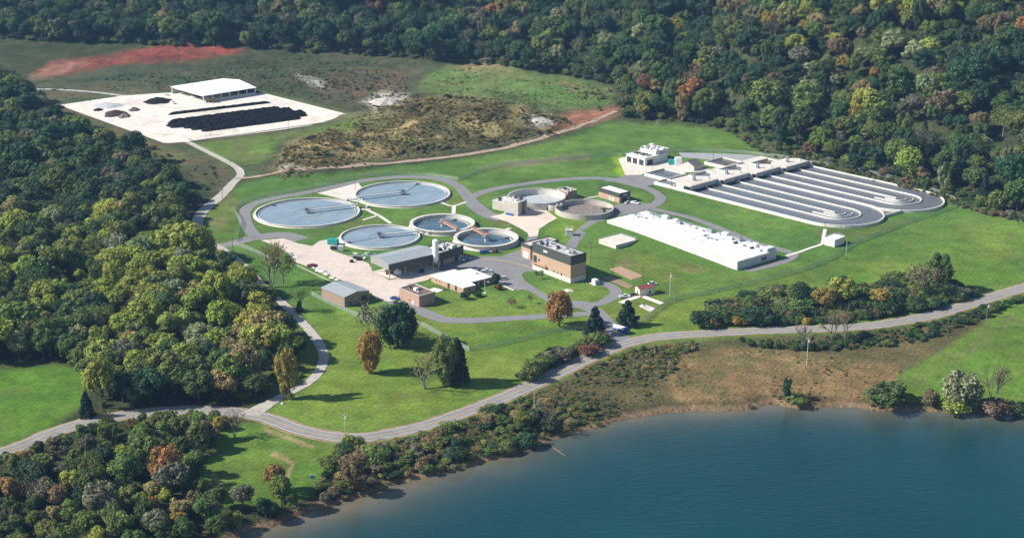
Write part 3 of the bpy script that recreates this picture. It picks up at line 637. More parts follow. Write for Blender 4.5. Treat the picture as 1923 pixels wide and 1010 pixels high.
def plant(kind, x, y, h, w, tint, label, cat='tree', group=None, name='tree', rot=None, z=None):
    z = Hs(x, y) if z is None else z
    t = thing(name, label, cat, (x, y, z - 0.05), group)
    t.rotation_euler = (0, 0, random.uniform(0, 6.28) if rot is None else rot); t.scale = (w, w, h)
    cm, tm = TK[kind]
    c = bpy.data.objects.new('crown' if cat == 'tree' else 'foliage', cm); C.objects.link(c); c.parent = t
    j = [random.uniform(0.88, 1.12) * (1.08 if name == 'woodland_tree' and x < -60 else 1.0) for _ in range(3)]; c['tint'] = [a * b for a, b in zip(TINT[tint], j)]
    if tm is not None:
        q = bpy.data.objects.new('trunk', tm); C.objects.link(q); q.parent = t
    else: q = None
    PROTO.setdefault(kind, (c, q)); return t
def plant_px(kind, u, v, vt, wpx, tint, label, **kw):
    p = GT(u, v); h = hpx(p, vt); w = wpx / F * (p.y * cp + (CAMH - p.z) * sp)
    return plant(kind, p.x, p.y, h, w, tint, label, z=p.z, **kw)
def scatter(name, label, pts):
    """one mass: points carry rotation, size, kind and tint; leaf crowns and trunks stand on them"""
    kinds = sorted({p[6] for p in pts}); me = bpy.data.meshes.new(name); me.from_pydata([p[:3] for p in pts], [], [])
    n = len(pts)
    me.attributes.new('rot', 'FLOAT_VECTOR', 'POINT').data.foreach_set('vector', np.array([(p[8], p[9], p[3]) for p in pts], np.float32).ravel())
    me.attributes.new('size', 'FLOAT_VECTOR', 'POINT').data.foreach_set('vector', np.array([(p[4], p[4], p[5]) for p in pts], np.float32).ravel())
    me.attributes.new('which', 'INT', 'POINT').data.foreach_set('value', np.array([kinds.index(p[6]) for p in pts], np.int32))
    me.attributes.new('tint', 'FLOAT_COLOR', 'POINT').data.foreach_set('color', np.array([(*p[7], 1) for p in pts], np.float32).ravel())
    o = bpy.data.objects.new(name, me); C.objects.link(o); tag(o, label, None, None, 'stuff'); me.materials.append(LEAF)
    ng = bpy.data.node_groups.new(name, 'GeometryNodeTree'); ng.interface.new_socket('Geometry', in_out='INPUT', socket_type='NodeSocketGeometry'); ng.interface.new_socket('Geometry', in_out='OUTPUT', socket_type='NodeSocketGeometry')
    gi = ng.nodes.new('NodeGroupInput'); go = ng.nodes.new('NodeGroupOutput'); jn = ng.nodes.new('GeometryNodeJoinGeometry')
    def attr(nm, ty):
        a = ng.nodes.new('GeometryNodeInputNamedAttribute'); a.data_type = ty; a.inputs[0].default_value = nm; return [s for s in a.outputs if s.enabled][0]
    for i, kd in enumerate(kinds):
        cmp = ng.nodes.new('FunctionNodeCompare'); cmp.data_type = 'INT'; cmp.operation = 'EQUAL'
        ins = [s for s in cmp.inputs if s.enabled]; ng.links.new(attr('which', 'INT'), ins[0]); ins[1].default_value = i
        for src in PROTO[kd]:
            if src is None: continue
            oi = ng.nodes.new('GeometryNodeObjectInfo'); oi.inputs[0].default_value = src; oi.inputs['As Instance'].default_value = True; oi.transform_space = 'ORIGINAL'
            ip = ng.nodes.new('GeometryNodeInstanceOnPoints')
            ng.links.new(gi.outputs[0], ip.inputs['Points']); ng.links.new([s for s in cmp.outputs if s.enabled][0], ip.inputs['Selection'])
            ng.links.new(oi.outputs['Geometry'], ip.inputs['Instance']); ng.links.new(attr('size', 'FLOAT_VECTOR'), ip.inputs['Scale'])
            er = ng.nodes.new('FunctionNodeEulerToRotation'); ng.links.new(attr('rot', 'FLOAT_VECTOR'), er.inputs[0]); ng.links.new(er.outputs[0], ip.inputs['Rotation'])
            ng.links.new(ip.outputs[0], jn.inputs[0])
    ng.links.new(jn.outputs[0], go.inputs[0])
    md = o.modifiers.new('scatter', 'NODES'); md.node_group = ng; return o
def sample(polys, spacing, zone, jitter=0.45, keep=1.0):
    """jittered points inside picture polygons, as place points"""
    out = []
    for poly in polys:
        q = [G(u, max(v, -60)) for u, v in poly]
        x0, x1 = min(p.x for p in q) - 60, max(p.x for p in q) + 60; y0, y1 = min(p.y for p in q) - 60, max(p.y for p in q) + 60
        gx, gy = np.meshgrid(np.arange(x0, x1, spacing), np.arange(y0, y1, spacing)); gx[1::2] += spacing / 2
        gx = gx + rng.uniform(-jitter, jitter, gx.shape) * spacing; gy = gy + rng.uniform(-jitter, jitter, gy.shape) * spacing
        gx, gy = gx.ravel(), gy.ravel(); z = H(gx, gy); u, v = proj(gx, gy, z); m = inpoly(u, v, poly) & (z > WATER_Z + 0.15) & (rng.uniform(size=len(gx)) < keep)
        out += [(x, y, zz, uu, vv, zone) for x, y, zz, uu, vv in zip(gx[m], gy[m], z[m], u[m], v[m])]
    return out
TRACKS = [(px_path([(292, 486), (330, 464), (362, 447), (376, 431), (379, 414), (370, 396), (335, 358), (300, 326), (264, 294), (234, 271), (232, 257), (258, 230), (282, 204), (262, 187), (222, 167)], 6), 7.5), (px_path(ROAD, 6), 7.0)]
def clear_of_tracks(pts, extra=0.0):
    x = np.array([p[0] for p in pts]); y = np.array([p[1] for p in pts]); ok = np.ones(len(pts), bool)
    for tr, w in TRACKS: ok &= edist(x, y, tr, False) > w + extra
    return [p for p, k in zip(pts, ok) if k]
def pick(weights):
    ks, ws = zip(*weights); return random.choices(ks, ws)[0]
def tint_of(name, s=0.2, k=1.0):
    j = k * random.uniform(1 - s, 1 + s); return tuple(c * j * random.uniform(0.92, 1.08) for c in TINT[name])

# ---- the trees that stand alone, each described
plant_px('tall0', 337, 467, 409, 31, 'gold', 'tall column shaped tree with green and gold leaves beside the track junction')
plant_px('tall1', 434, 437, 387, 34, 'gold', 'golden brown pyramidal tree on the lawn below the dark round tree')
plant_px('airy', 440, 396, 350, 46, 'grey', 'thin grey brown tree touching the left of the dark round tree')
plant_px('round', 466, 405, 352, 54, 'deep', 'dense dark green round tree on the lawn below the grey shed')
plant_px('conifer', 536, 448, 393, 36, 'spruce', 'blue black spruce behind the olive tree above the lakeside road')
plant_px('tall1', 523, 452, 395, 34, 'olive', 'olive green cone shaped tree in front of the dark spruce above the lakeside road')
plant_px('bare1', 498, 455, 414, 50, 'straw', 'half bare straw coloured tree left of the olive cone shaped tree')
plant_px('dome', 655, 382, 337, 37, 'orange', 'round orange autumn tree beside the works drive')
plant_px('cedar', 697, 392, 357, 30, 'spruce', 'dark cedar left of the blue tank lorry at the works entrance')
plant_px('cedar', 735, 381, 350, 32, 'spruce', 'dark cedar below the white pickup by the gatehouse')
plant_px('bare1', 318, 336, 281, 46, 'brown', 'half bare brown tree at the corner of the pink concrete yard')
plant_px('airy', 332, 332, 292, 34, 'olive', 'thin olive tree at the edge of the pink concrete yard')
plant_px('bare1', 351, 364, 335, 28, 'olive', 'small half bare tree between the gravel track and the grey shed')
plant_px('cedar', 351, 365, 351, 11, 'spruce', 'little dark conifer under the small half bare tree near the grey shed')
plant_px('round', 581, 333, 319, 13, 'deep', 'small dark tree at the corner of the white roofed office')
plant_px('shrub0', 545, 350, 338, 13, 'deep', 'dark round bush at the front corner of the white roofed office', cat='shrub', name='bush')
plant_px('shrub1', 560, 347, 339, 12, 'deep', 'low dark bush beside the flagpole', cat='shrub', name='bush')
plant_px('airy', 600, 360, 347, 13, 'rust', 'small reddish young tree on the lawn below the parking lot')
plant_px('bare1', 622, 355, 344, 10, 'grey', 'tiny leafless sapling on the lawn below the parking lot')
plant_px('shrub2', 584, 339, 331, 10, 'rust', 'small red bush at the end of the parking lot kerb', cat='shrub', name='bush')
plant_px('airy', 632, 326, 315, 13, 'deep', 'small dark tree on the grass island beside the tall dark banded building')
plant_px('conifer', 102, 488, 456, 22, 'spruce', 'pointed dark conifer at the right end of the left field')
# right of the road: the belt of trees
plant_px('dome', 937, 362, 329, 28, 'deep', 'dark green pointed oval tree rising from the roadside thicket')
plant_px('broad1', 985, 362, 324, 44, 'lime', 'yellow green rounded tree in the middle of the roadside thicket')
plant_px('broad0', 965, 368, 336, 34, 'gold', 'golden tinted tree beside the yellow green one in the roadside thicket')
plant_px('broad2', 1030, 362, 338, 34, 'gold', 'golden topped small tree in the right half of the roadside thicket')
plant_px('airy', 1080, 348, 303, 46, 'brown', 'brown thinning tree at the right end of the roadside thicket')
plant_px('round', 1100, 340, 294, 34, 'green', 'green leafy tree behind the brown thinning tree at the thicket end')
plant_px('bare0', 941, 410, 372, 36, 'grey', 'small leafless grey tree between the road and the brown field')
plant_px('bare0', 975, 401, 356, 40, 'grey', 'large leafless grey tree in front of the roadside thicket')
plant_px('bare0', 990, 396, 352, 34, 'grey', 'second leafless grey tree just behind the large one at the roadside')
# lake shore
plant_px('tall0', 922, 470, 442, 13, 'deep', 'narrow dark sapling on the shore below the brown field')
plant_px('shrub0', 934, 473, 458, 30, 'olive', 'low olive bush beside the narrow shore sapling', cat='shrub', name='bush')
plant_px('shrub1', 1040, 473, 444, 56, 'green', 'broad green bush on the shore at the brown field corner', cat='shrub', name='bush')
plant_px('dome', 1126, 478, 432, 52, 'sage', 'pale sage green willow on the lake shore')
plant_px('bare1', 1163, 484, 422, 40, 'sage', 'tall pale half bare tree right of the pale willow')
plant_px('shrub2', 1090, 474, 452, 22, 'brown', 'brown shore bush left of the pale willow', cat='shrub', name='bush')
plant_px('shrub0', 1118, 484, 460, 40, 'lime', 'yellow green bush at the foot of the pale willow', cat='shrub', name='bush')
plant_px('shrub1', 1165, 487, 462, 44, 'brown', 'dark brown bush under the tall pale half bare tree', cat='shrub', name='bush')
plant_px('shrub2', 1196, 486, 468, 28, 'deep', 'dark low bush farthest along the shore past the pale willow', cat='shrub', name='bush')
plant_px('shrub0', 690, 415, 398, 30, 'rust', 'wine red bush at the top of the roadside hedge below the entrance', cat='shrub', name='bush')
plant_px('shrub1', 622, 446, 424, 26, 'olive', 'olive bush at the lower end of the roadside hedge', cat='shrub', name='bush')
plant_px('bare0', 645, 505, 470, 36, 'grey', 'grey leafless bush on the lake bank below the road bend', cat='tree')
plant_px('tall1', 195, 572, 524, 42, 'orange', 'bright orange tree among the dark wood by the near lake shore')
plant_px('broad2', 322, 576, 543, 30, 'orange', 'rusty small tree at the lower edge of the small clearing')
plant_px('shrub1', 410, 526, 505, 22, 'lime', 'bright green bush at the foot of the roadside utility pole', cat='shrub', name='bush')
plant_px('broad0', 414, 575, 538, 34, 'brown', 'brown tree on the steep lake bank below the utility pole')
plant_px('broad3', 330, 594, 556, 34, 'olive', 'olive tree on the lake bank at the clearing edge')
plant_px('bare0', 275, 512, 474, 44, 'grey', 'grey leafless tree by the road at the top of the small clearing')
plant_px('bare0', 127, 512, 470, 30, 'grey', 'grey leafless tree leaning over the road by the left field')
plant_px('tuft0', 880, 477, 471, 9, 'straw', 'straw coloured grass clump on the shore below the brown field', cat='grass clump', name='grass_clump')
plant_px('tuft1', 700, 497, 491, 9, 'olive', 'olive grass clump at the waterline right of the wooded bank', cat='grass clump', name='grass_clump')
# a few of each remaining kind so that every kind has a tree of its own
for kd, (u, v, vt, w, ti, lb) in {'broad3': (120, 478, 418, 44, 'lime', 'yellow green tree at the right corner of the left field'), 'broad1': (255, 372, 318, 48, 'lime', 'bright yellow green tree at the heart of the left wood'), 'bmulti0': (212, 352, 306, 46, 'olive', 'many headed olive tree at the heart of the left wood'), 'bmulti1': (60, 420, 372, 46, 'green', 'many headed green tree at the upper edge of the left field'), 'bmulti2': (290, 448, 398, 46, 'straw', 'many headed straw coloured tree in the lower corner of the left wood')}.items():
    plant_px(kd, u, v, vt, w, ti, lb)

# ---- woods
LEFTWOOD = [(-700, 88), (0, 92), (24, 106), (50, 134), (90, 158), (130, 176), (170, 198), (212, 222), (236, 236), (232, 246), (224, 258), (226, 274), (240, 288), (262, 303), (292, 332), (320, 360), (346, 385), (364, 408), (366, 426), (346, 446), (318, 460), (285, 472), (225, 474), (150, 477), (108, 482), (104, 440), (60, 426), (0, 426), (-700, 400)]
NEARWOOD = [(-700, 690), (-200, 600), (0, 548), (60, 522), (120, 504), (180, 496), (262, 492), (272, 500), (252, 518), (234, 542), (226, 570), (258, 592), (330, 596), (368, 590), (330, 606), (150, 668), (-100, 734), (-700, 880)]
BANK = [[(392, 526), (440, 521), (500, 509), (560, 489), (618, 466), (650, 474), (652, 512), (600, 531), (540, 547), (450, 577), (380, 596), (374, 572)]]
WEEDS = [[(600, 474), (640, 454), (700, 426), (745, 409), (800, 401), (830, 402), (800, 415), (784, 440), (760, 470), (720, 488), (650, 508)]]
HEDGE = [[(820, 383), (850, 358), (900, 345), (960, 338), (1020, 334), (1070, 330), (1156, 345), (1090, 363), (1000, 376), (930, 381)], [(606, 446), (640, 420), (690, 400), (712, 400), (700, 410), (650, 434), (616, 450)]]
ROADSTRIP = [[(862, 400), (940, 396), (1000, 392), (1060, 386), (1110, 375), (1160, 358), (1200, 346), (1196, 352), (1150, 374), (1080, 400), (1000, 410), (940, 410), (880, 406)]]
def hillpoly(): 
    return [(-700, 24), (-300, 34), (0, 44), (40, 50), (280, 56), (450, 66), (600, 79), (722, 98), (735, 140), (775, 141), (820, 145), (864, 151), (912, 180), (964, 191), (1104, 224), (1135, 240), (1200, 262), (1360, 272), (1500, 279), (1923, 271), (2500, 258), (2500, -60), (-700, -60)]
def forest_pts():
    out = []
    def fill(poly, spacing, zone, hw, mix, fun=None, keep=1.0):
        for (x, y, z, u, v, zn) in clear_of_tracks(sample([poly], spacing, zone, keep=keep), 1.5):
            h = hw[0] + (hw[1] - hw[0]) * random.betavariate(1.3, 1.9); h *= 1.3 if random.random() < 0.12 else 1.0; kd = pick([('broad0', 2), ('broad1', 2), ('broad2', 2), ('broad3', 2), ('bmulti0', 2), ('bmulti1', 2), ('bmulti2', 2), ('tall0', 1), ('airy', 1.2), ('conifer', 0.3), ('bare1', 0.5)])
            wd = h * {'b': random.uniform(0.85, 1.15), 't': 0.55, 'a': 0.85, 'c': 0.42}[kd[0]]
            ti = fun(u, v, x, y) if fun else pick(mix)
            if zone != 'hill':
                dr = float(edist(np.array([x]), np.array([y]), TRACKS[1 if zone == 'near' else 0][0], False)[0]); lim = 1.0 + 0.40 * dr if zone == 'near' else 2.0 + 0.95 * dr
                if h > lim:
                    if lim < 4.2: continue
                    wd *= lim / h; h = lim
            if zone == 'left': wd *= 1.12
            if kd == 'conifer': ti = 'spruce'
            if kd == 'bare1': ti = pick([('grey', 2), ('straw', 1)])
            out.append(dict(x=x, y=y, z=z, u=u, v=v, h=h, w=wd, kind=kd, tint=ti, zone=zone))
    def t_left(u, v, x, y):
        b = float(fbm(np.array([x / 70]), np.array([y / 70]), 61, 2)[0])
        if 120 < u < 345 and 280 < v < 430: return pick([('lime', 7), ('olive', 2.5), ('straw', 1.2), ('sage', 0.8), ('green', 0.6)])
        if u < 130 and v > 270: return pick([('lime', 3), ('olive', 4), ('green', 3), ('deep', 1), ('sage', 0.5)])
        if v < 260: return pick([('green', 4), ('deep', 4), ('olive', 2.4), ('grey', 0.5)])
        return pick([('green', 2.5), ('deep', 2), ('olive', 4), ('lime', 2.2), ('grey', 1.0), ('straw', 0.8), ('sage', 0.4)])
    def t_near(u, v, x, y): return pick([('olive', 4.5), ('green', 3.5), ('deep', 2), ('grey', 1.4), ('brown', 0.35), ('straw', 0.8), ('lime', 0.35), ('orange', 0.1), ('gold', 0.2)])
    def t_hill(u, v, x, y):
        b = float(fbm(np.array([x / 90]), np.array([y / 90]), 62, 2)[0])
        if u > 1080 and v < 22: return pick([('lime', 3), ('gold', 1), ('olive', 2)])
        if u < 560: return pick([('green', 2.6), ('deep', 5), ('spruce', 1.0), ('olive', 1.5), ('grey', 0.5), ('rust', 0.08), ('straw', 0.2)])  # far hill: distance haze and shade put into deeper, bluer tints
        c = float(fbm(np.array([x / 45]), np.array([y / 45]), 63, 2)[0])
        if u > 900 and v < 60 and c > 0.0: return pick([('gold', 1), ('olive', 3), ('lime', 2), ('orange', 0.5), ('straw', 1)])
        if b > 0.02: return pick([('green', 6), ('deep', 4), ('olive', 1.6), ('sage', 0.3)])
        if c < -0.04: return pick([('green', 3), ('deep', 5), ('olive', 1.5), ('brown', 0.5)])
        return pick([('green', 3), ('deep', 2.6), ('olive', 3), ('brown', 1.1), ('grey', 1), ('straw', 0.8), ('orange', 0.5 if c > 0.16 else 0.03), ('rust', 0.5 if c > 0.16 else 0.05), ('gold', 0.25), ('lime', 0.7), ('sage', 0.4)])
    fill(LEFTWOOD, 10.5, 'left', (9, 20), None, t_left)
    fill(NEARWOOD, 7.6, 'near', (6, 13.5), None, t_near)
    fill(hillpoly(), 13.0, 'hill', (11, 27), None, t_hill)
    return out
FP = forest_pts()
# the largest-looking trees are things of their own, the others one mass per wood
for p in FP:
    uu, vv = p['u'], p['v']; p['size'] = p['h'] / math.sqrt(p['x'] ** 2 + p['y'] ** 2 + (CAMH - p['z']) ** 2) * (1.0 if -5 < uu < 1205 and -5 < vv < 600 else 0)
FP.sort(key=lambda p: -p['size'])
SHAPE = {'b': 'broad crowned', 't': 'tall narrow', 'a': 'thin crowned', 'c': 'pointed conifer'}
def where(p):
    u, v = p['u'], p['v']
    if p['zone'] == 'near': return 'in the shore wood below the road' if u > 110 else 'in the shore wood below the field'
    if p['zone'] == 'left':
        if v > 440: return 'at the left wood edge above the road'
        if u > 230: return 'along the gravel track edge of the left wood'
        return ('in the left wood above the left field' if u < 90 else 'in the heart of the left wood') if v > 330 else 'in the upper part of the left wood'
    row = 'at the hill foot ' if v > float(np.interp(u, [725, 862, 960, 1100, 1200], [125, 140, 178, 208, 236])) else 'up the hillside '
    return row + ('right of the ditch end' if u > 1105 else 'behind the ditch loops' if u > 1000 else 'behind the aerator decks' if u > 880 else 'behind the hillside lawn' if u > 725 else 'behind the compost yard')
IND = FP[:300]; REST = FP[300:]
ORD = 'first second third fourth fifth sixth seventh eighth ninth tenth eleventh twelfth thirteenth fourteenth fifteenth sixteenth seventeenth eighteenth'.split()
byl = {}
for p in IND:
    sh = 'half bare' if p['kind'].startswith('bare') else SHAPE[p['kind'][0]]
    p['what'] = '%s %s tree' % (WORD[p['tint']], sh); byl.setdefault((p['what'], where(p)), []).append(p)
for (what, wh), ps in byl.items():
    ps.sort(key=lambda p: p['u'])
    for i, p in enumerate(ps):
        if len(ps) == 1: p['label'] = what + ' ' + wh
        elif len(ps) <= 18: p['label'] = '%s %s, %s from left' % (what, wh, ORD[i])
        else: p['label'] = what + ' ' + wh
        p['label'] = p['label'].replace(' crowned tree', ' tree').replace('yellow green', 'lime')
for p in IND:
    plant(p['kind'], p['x'], p['y'], p['h'], p['w'], p['tint'], p['label'], 'tree', 'woodland trees ' + where(p), 'woodland_tree', z=p['z'])
for zone, nm, lb in (('left', 'wood', 'mixed autumn wood left of the gravel track'), ('near', 'wood', 'scrubby wood between the road and the near lake shore'), ('hill', 'hillside_forest', 'mixed autumn forest covering the hills behind the works')):
    pts = [(p['x'], p['y'], p['z'] - 0.1, random.uniform(0, 6.28), p['w'], p['h'], p['kind'], tint_of(p['tint'], k=1.0 if zone == 'hill' else 1.08), random.uniform(-.05, .05), random.uniform(-.05, .05)) for p in REST if p['zone'] == zone]
    if pts: scatter(nm, lb, pts)
# ---- undergrowth: shrubs too many to count
def shrubs(polys, spacing, hw, mix, keep=1.0, tracks=True, tuft=0.0):
    q = sample(polys, spacing, '', keep=keep)
    if tracks and q: q = clear_of_tracks(q, -1.0)
    out = []
    cl = fbm(np.array([p[0] for p in q]) / 13, np.array([p[1] for p in q]) / 13, 77, 3) if q else []
    for (x, y, z, u, v, _), cc in zip(q, cl):
        h = random.uniform(*hw) * float(np.clip(1 + 2.2 * cc, 0.35, 1.7)); tf = random.random() < tuft; h = min(h * 0.7, 1.7) if tf else h
        out.append((x, y, z - 0.1, random.uniform(0, 6.28), h * random.uniform(1.0, 1.9) * (1.3 if tf else 1), h, pick([('tuft0', 1), ('tuft1', 1)]) if tf else pick([('shrub0', 3), ('shrub1', 3), ('shrub2', 3)]), tint_of(pick(mix)), 0, 0))
    return out
MIXD = [('deep', 2.5), ('green', 3), ('olive', 5), ('brown', 1), ('grey', 1.5), ('straw', 0.6)]
U = shrubs(BANK, 2.9, (1.8, 5.0), [('deep', 1.5), ('green', 2.5), ('olive', 5), ('brown', 1.5), ('grey', 2), ('straw', 3)], tracks=True, tuft=0.5) + shrubs(WEEDS, 2.2, (0.8, 2.2), [('olive', 6), ('green', 2), ('brown', 1.5), ('grey', 2), ('straw', 4)], 0.97, tuft=0.6)
scatter('undergrowth', 'tangled shrubs and weeds on the bank between road and lake', U)
U = shrubs(HEDGE, 3.2, (3.0, 7.0), [('deep', 4), ('green', 4), ('olive', 4), ('brown', 0.6), ('gold', 0.5), ('grey', 0.5)], tracks=True) + shrubs(ROADSTRIP, 3.2, (1.4, 3.0), [('deep', 4), ('green', 3), ('olive', 2), ('brown', 1)])
scatter('roadside_undergrowth', 'dense thicket and hedge shrubs along the lakeside road', U)
U = shrubs([MOUND_PX], 2.4, (1.0, 2.6), [('straw', 11), ('brown', 3), ('olive', 2.5), ('green', 1.0), ('deep', 0.4), ('gold', 0.6), ('grey', 0.4)], 0.9, False, 0.75)
scatter('mound_undergrowth', 'brown weeds and brush over the earth mounds behind the works', U)
U = shrubs([LEFTWOOD, NEARWOOD], 7.5, (1.5, 4.0), MIXD, 0.8) + shrubs([[(866, 153), (908, 180), (962, 192), (1100, 224), (1136, 238), (1200, 252), (1200, 262), (1130, 244), (1096, 230), (960, 197), (900, 184), (850, 152)]], 3.4, (1.2, 3.5), [('olive', 3), ('brown', 2), ('grey', 2), ('green', 2)], tracks=False)
U += shrubs([[(800, 486), (905, 474), (1010, 479), (1100, 481), (1200, 485), (1400, 484), (1923, 462), (1923, 466), (1200, 491), (800, 490), (640, 520), (640, 508), (735, 488)]], 2.0, (0.5, 1.7), [('olive', 3), ('brown', 2), ('straw', 2)], 0.7, True, 0.6)
U += shrubs([[(100, 92), (240, 80), (300, 66), (420, 72), (480, 84), (440, 108), (310, 104), (190, 98)]], 6.0, (0.6, 1.6), [('green', 3), ('olive', 3), ('brown', 2), ('grey', 1)], 0.9, False)
U += shrubs([[(1240, 440), (1500, 420), (1900, 400), (2300, 420), (1900, 455), (1400, 478)]], 22, (3, 8), MIXD, 0.5)
U += shrubs([[(300, 108), (430, 128), (490, 96), (440, 80), (360, 86)], [(640, 94), (722, 104), (730, 140), (700, 128)]], 7.0, (0.7, 2.2), [('brown', 3), ('olive', 3), ('grey', 2), ('straw', 1)], 0.5, False)
U += shrubs([[(786, 420), (860, 408), (960, 414), (1052, 430), (1066, 446), (1048, 466), (960, 476), (905, 474), (800, 484), (785, 455)]], 2.6, (0.4, 1.0), [('straw', 5), ('brown', 4), ('olive', 2.5)], 0.8, True, 0.9)
U += shrubs([[(40, 130), (120, 150), (190, 178), (250, 196), (262, 215), (240, 226), (200, 205), (150, 172)]], 6.0, (0.8, 2.6), [('olive', 3), ('brown', 3), ('green', 2)], 0.6)
U += shrubs([[(722, 98), (735, 140), (775, 142), (820, 146), (864, 152), (912, 181), (964, 192), (1104, 226), (1135, 241), (1200, 262), (1260, 262), (1260, 225), (1104, 196), (960, 160), (860, 122), (735, 84)], [(0, 46), (280, 56), (450, 66), (600, 79), (722, 98), (722, 84), (600, 66), (450, 54), (280, 44), (0, 34)]], 5.5, (2.5, 6.5), [('green', 4), ('deep', 3), ('olive', 4), ('grey', 1), ('brown', 0.6)], 0.85, False)
EDGE = [[(300, 206), (330, 172), (420, 136), (462, 110), (560, 106), (650, 126), (690, 142), (640, 164), (560, 176), (460, 190), (335, 210)], [(20, 104), (190, 98), (300, 66), (440, 72), (490, 84), (470, 112), (420, 132), (310, 106), (200, 104), (70, 124)], [(490, 104), (560, 112), (640, 128), (716, 124), (722, 106), (660, 92), (560, 78), (510, 84)]]
U += shrubs(EDGE, 3.4, (0.4, 1.2), [('olive', 5), ('lime', 1), ('straw', 2.5), ('green', 4), ('grey', 1)], 0.7, True, 0.6)
scatter('understorey', 'low shrubs under the wood edges and along the shore', U)
# ================================================================== THE WORKS
WALLC = mat('tank_concrete', (0.58, 0.545, 0.485), 0.85, 0.16, 0.6, 0.05, 1.0, stain=(0.38, 0.345, 0.29))
WALLD = mat('weathered_concrete', (0.42, 0.39, 0.34), 0.9, 0.2, 0.4, 0.08, 1.0, stain=(0.25, 0.225, 0.19))
STEEL = mat('grey_steel', (0.36, 0.38, 0.40), 0.45, 0.1, 1.0, metal=0.6)
DSTEEL = mat('dark_steel', (0.05, 0.06, 0.065), 0.5, 0.15, 1.0, metal=0.4)
GALV = mat('galvanised', (0.50, 0.52, 0.53), 0.4, 0.1, 1.0, metal=0.7)
RUSTY = mat('red_oxide_steel', (0.42, 0.24, 0.17), 0.7, 0.15, 1.0)
BRICK = mat('tan_brick', (0.42, 0.285, 0.20), 0.9, 0.12, 1.2, 0.05, 3.0, stain=(0.36, 0.25, 0.18))
BRICKR = mat('rose_brick', (0.40, 0.25, 0.19), 0.9, 0.12, 1.2, 0.05, 3.0, stain=(0.34, 0.22, 0.165))
BRICKB = mat('brown_block', (0.30, 0.22, 0.165), 0.9, 0.1, 1.0)
BAND = mat('dark_metal_cladding', (0.060, 0.068, 0.060), 0.5, 0.12, 0.6)
WROOF = mat('white_roof_membrane', (0.80, 0.79, 0.77), 0.7, 0.05, 0.2, stain=(0.70, 0.68, 0.64))
GROOF = mat('grey_roof_gravel', (0.42, 0.41, 0.40), 0.9, 0.2, 0.5, stain=(0.30, 0.29, 0.28))
TROOF = mat('tan_roof_gravel', (0.52, 0.47, 0.41), 0.9, 0.18, 0.4, stain=(0.38, 0.34, 0.29))
BROOF = mat('brown_roof', (0.165, 0.105, 0.080), 0.9, 0.15, 0.5)
MROOF = mat('grey_metal_roof', (0.40, 0.42, 0.42), 0.45, 0.06, 0.3, metal=0.3)
SHING = mat('grey_shingle', (0.125, 0.130, 0.130), 0.9, 0.15, 1.0)
GLASS = mat('dark_glass', (0.02, 0.025, 0.03), 0.1, 0.1, 1.0, spec=0.6)
WHITE = mat('white_paint', (0.78, 0.78, 0.76), 0.5, 0.05, 0.6)
LGREY = mat('light_grey_paint', (0.58, 0.60, 0.61), 0.5, 0.08, 0.6)
BLACK = mat('black_rubber', (0.02, 0.02, 0.02), 0.8, 0.1, 1.0)
TEAL = mat('teal_paint', (0.02, 0.32, 0.29), 0.5, 0.1, 0.6)
BLUEP = mat('blue_paint', (0.03, 0.14, 0.42), 0.4, 0.1, 0.6)
def water_mat(name, col, rough=0.16, var=0.2, scale=0.2, foam=None, bump=0.05):
    m = mat(name, col, rough, var, scale, bump, 2.2, spec=0.5)
    if foam:
        n = m.node_tree; b = n.nodes['Principled BSDF']; src = b.inputs['Base Color'].links[0].from_socket
        n.links.new(mixc(n, ramp(n, noise_fac(n, foam[1], 6, 0.75), 0, foam[2], 0.5, 0.66), src, foam[0]), b.inputs['Base Color'])
    b = m.node_tree.nodes['Principled BSDF']; b.inputs['IOR'].default_value = 1.33; return m
CLEARW = water_mat('clarifier_water', (0.215, 0.275, 0.315), 0.14, 0.16, 0.10, ((0.32, 0.36, 0.385), 0.06, 0.45), 0.06)
DARKW = water_mat('small_clarifier_water', (0.065, 0.115, 0.145), 0.12, 0.2, 0.2, ((0.15, 0.20, 0.22), 0.2, 0.5), 0.08)
DITCHW = water_mat('mixed_liquor', (0.125, 0.135, 0.155), 0.20, 0.15, 0.35, ((0.20, 0.21, 0.225), 1.2, 0.6), 0.25)
DITCHB = water_mat('brown_liquor', (0.085, 0.065, 0.048), 0.25, 0.15, 0.3, ((0.26, 0.23, 0.20), 0.5, 0.5), 0.12)
LAGOON = water_mat('scummy_liquor', (0.20, 0.165, 0.14), 0.5, 0.2, 0.4, ((0.38, 0.35, 0.32), 0.35, 0.7), 0.2)

def rail(mb, pts, h=1.1, z=0.0, r=0.05, step=2.2):
    """handrail along a polyline"""
    for a, b in zip(pts[:-1], pts[1:]):
        L = math.hypot(b[0] - a[0], b[1] - a[1]); n = max(1, int(L / step))
        for zz in (h, h * 0.55): mb.tube((a[0], a[1], z + zz), (b[0], b[1], z + zz), r, 4)
        for i in range(n + 1):
            t = i / n; x, y = a[0] + (b[0] - a[0]) * t, a[1] + (b[1] - a[1]) * t; mb.tube((x, y, z), (x, y, z + h), r, 4)

